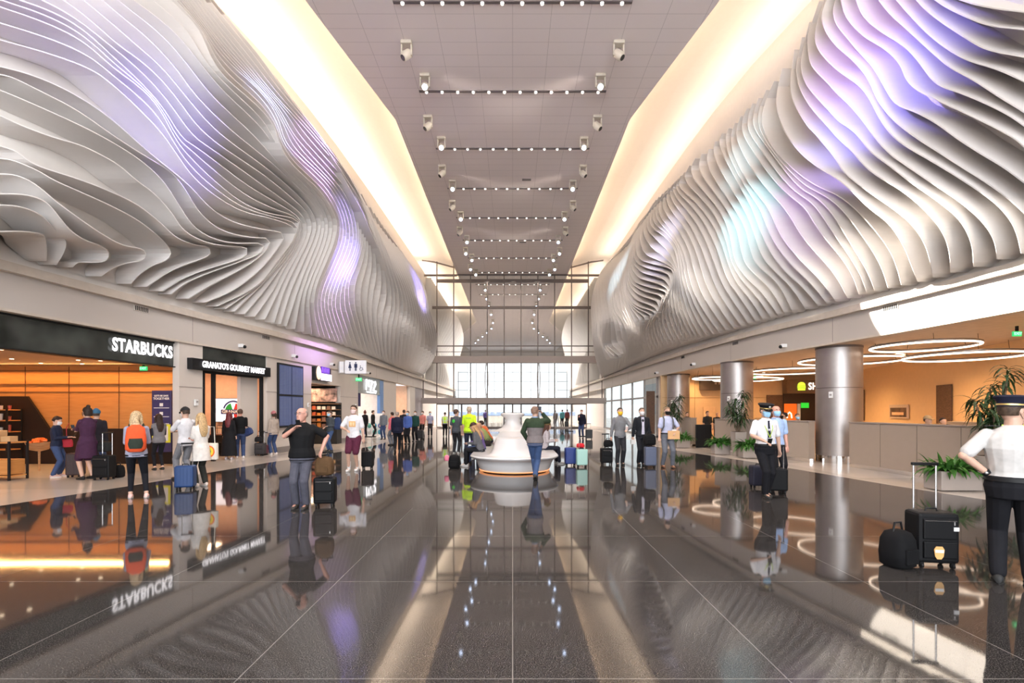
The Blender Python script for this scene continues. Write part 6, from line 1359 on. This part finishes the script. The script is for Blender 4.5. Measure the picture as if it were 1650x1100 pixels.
pp(717, 703, 664, 5, 'person in yellow safety vest before the glass doors', top=('shirt','pale_shirt',(.6,.6,.6)), bottom=('trousers','officer_black',(.01,.01,.013)), vest=True, detail=0)
P = pp(735, 731, 660, -12, 'person in dark grey t-shirt and cap with green back print', top=('tee','slate_tee',(.075,.085,.10)), bottom=('trousers','charcoal',(.03,.03,.035)), cap=('ball',(.08,.05,.04)), look=(-.6,0), shoes=(.5,.5,.48))
mb = MB(); mb.ell((-.06,-.150,1.30),.06,.012,.07); obj('green_print', mb, mat('print_green', (.05,.55,.05), .7), P['root'], smooth=True)
m_neon = None
P = pp(756, 736, 655, -5, 'person in neon yellow t-shirt seen from behind by the bench', top=('tee','neon',(.60,.90,.02)), bottom=('trousers','navy_work',(.03,.035,.06)), hair=('short',(.45,.35,.27)), shoes=(.6,.6,.6), fat=1.1, feet=((.14,0),(-.14,0)))
obj('back_print', MB().box(-.09,.09,-.165,-.13,1.345,1.375), mat('print_dull', (.35,.5,.1), .7), P['root'])
# --- seated on the bench
P = person('person with long brown-blond hair in grey sweater seated on bench left end', -1.12, 14.7, 1.72, 80*DEG, sex='f', top=('long','grey_sweater',(.10,.10,.11)), bottom=('trousers','officer_black',(.01,.01,.013)), shoes=(.6,.58,.56), legs='sit', hipz=.54, lean=.30, rh=(.12,.36,.70), lh=(-.08,.38,.72), hair=('long',(.42,.24,.11)), cap=('ball',(.05,.025,.02)), look=(0,-.3))
P['root'].location.x = -.98
person('person in purple and patterned top seated behind the grey sweater', -.98, 15.6, 1.66, 85*DEG, sex='f', top=('long','purple_top',(.12,.08,.25)), bottom=('trousers','denim_dark',(.03,.055,.14)), legs='sit', hipz=.54, lean=.2, rh=(.12,.36,.70), lh=(-.08,.38,.72), hair=('long',(.40,.22,.12)))
person('person in neon cap and olive vest bending forward on bench', -.90, 18.6, 1.75, 70*DEG, top=('long','olive_vest',(.22,.26,.09)), bottom=('trousers','navy_work',(.03,.035,.06)), legs='sit', hipz=.54, lean=.7, rh=(.12,.45,.62), lh=(-.08,.45,.62), cap=('ball',(.65,.85,.03)), look=(0,-.4))
person('person in orange vest seated beyond the neon cap', -.95, 19.9, 1.75, 80*DEG, top=('long','orange_vest',(.55,.12,.03)), bottom=('trousers','navy_work',(.03,.035,.06)), legs='sit', hipz=.54, lean=.5, rh=(.12,.4,.66), lh=(-.08,.4,.66), hair=('short',(.03,.02,.04)), detail=0)
P = person('person with long brown hair in pale grey sweater seated on the bench right side', 1.02, 15.4, 1.70, -85*DEG, sex='f', top=('long','pale_grey',(.42,.38,.40)), bottom=('trousers','navy_black',(.012,.014,.025)), shoes=(.3,.3,.3), legs='sit', hipz=.54, lean=.12, rh=(.12,.30,.75), lh=(-.08,.34,.78), hair=('long',(.07,.03,.02)), cap=('knit',(.10,.07,.02)), look=(.2,-.1))
softbag(-1.72, 14.25, 0, .17, .15, .40, (.012,.012,.014), 'black backpack on the floor left of the bench')
softbag(-1.93, 14.2, .22, .07, .06, .17, (.75,.20,.30), 'pink pouch hanging beside the black backpack by the bench', strap=False)
softbag(-.86, 16.9, .46, .12, .12, .20, (.025,.02,.018), 'dark brown bag lying on the bench seat')
suitcase(atx(919,14.9), 14.9, .1, .34, .24, .56, (.02,.045,.22), 'deep blue hard case with raised handle right of bench', handle=1.05)
suitcase(atx(937,14.6), 14.55, 3.2, .33, .23, .54, (.38,.62,.55), 'mint green hard case beside the deep blue case', handle=.92)
softbag(atx(935,14.6), 14.55, .585, .12, .09, .13, (.55,.01,.02), 'red pouch lying on the mint green case', cat='pouch', name='pouch', strap=False)
# --- far right and beyond the glass
P = pp(937, 706, 660, 160, 'person in dark coat with white mask wheeling a small black case, far right of bench', top=('coat','navy_coat',(.012,.014,.03)), bottom=('trousers','denim_dark',(.03,.055,.14)), mask=('white',(.78,.76,.78)), detail=0, rh=(.1,.25,1.3), lh=(-.25,.05,.85), skn='r')
suitcase(atx(949,28.5), 28.5, 0, .40, .24, .58, (.014,.014,.018), 'small black case behind the dark-coated person', handle=.9)
for (px, yy, hh, hd_, lb, tp) in ((895,50,1.7,20,'person in brown beyond the glass doors, nearest the bench column',('jacket','brown_j',(.12,.07,.04))),(906,50.5,1.78,10,'person in teal top with backpack beyond the glass doors',('long','teal_t',(.03,.28,.30))),(914,52,1.8,0,'person in dark red beyond the glass doors, right of teal top',('jacket','dred',(.14,.03,.03))),(782,56,1.75,0,'person in purple top far beyond the doors left of bench column',('long','purp',(.08,.05,.22)))):
    person(lb, atx(px,yy), yy, hh, hd_*DEG, top=tp, bottom=('trousers','officer_black',(.01,.01,.013)), detail=0)
suitcase(atx(913,49), 49, 0, .4, .26, .6, (.02,.02,.02), 'dark case beyond the glass doors beside dark red jacket', handle=.95)
# --- food court guests behind the counters
for (x_, y_, h_, hd_, lb, sx, tp, hr, cp, mk) in (
    (10.80, 12.6, 1.55, 190, 'person in dark straw hat behind the long near counter', 'm', ('tee','court_blk',(.02,.02,.02)), ('short',(.05,.03,.02)), ('ball',(.30,.20,.10)), None),
    (11.55, 13.0, 1.50, 170, 'person with dark hair and glasses behind the near counter', 'm', ('tee','court_blk',(.02,.02,.02)), ('short',(.03,.02,.015)), None, None),
    (atx(1265,17.5), 17.5, 1.62, 60, 'person in yellow top behind the middle counter', 'f', ('tee','court_yellow',(.70,.42,.06)), ('short',(.02,.012,.01)), None, ('black',(.012,.012,.012))),
    (atx(1290,17.0), 17.2, 1.58, 175, 'person in pink patterned top behind the middle counter', 'f', ('tee','court_pink',(.55,.20,.17)), ('short',(.12,.06,.04)), None, ('blue',(.35,.62,.85))),
    (atx(1140,24.2), 24.2, 1.66, 180, 'person in dark uniform at the gap between counters', 'm', ('tee','court_blk',(.02,.02,.02)), ('short',(.06,.03,.02)), None, None),
    (atx(1107,26.0), 26.0, 1.60, 185, 'person with black hair behind farthest counter', 'm', ('tee','court_blk',(.02,.02,.02)), ('short',(.01,.01,.01)), None, None),
    (atx(1156,25.2), 25.2, 1.60, 150, 'person in black top beside the dark uniform behind counters', 'm', ('tee','court_blk',(.02,.02,.02)), ('balding',(.3,.2,.15)), None, None)):
    person(lb, x_, y_, h_, hd_*DEG, sex=sx, top=tp, bottom=('trousers','officer_black',(.01,.01,.013)), hair=hr, cap=cp, mask=mk, detail=0, skn='m')
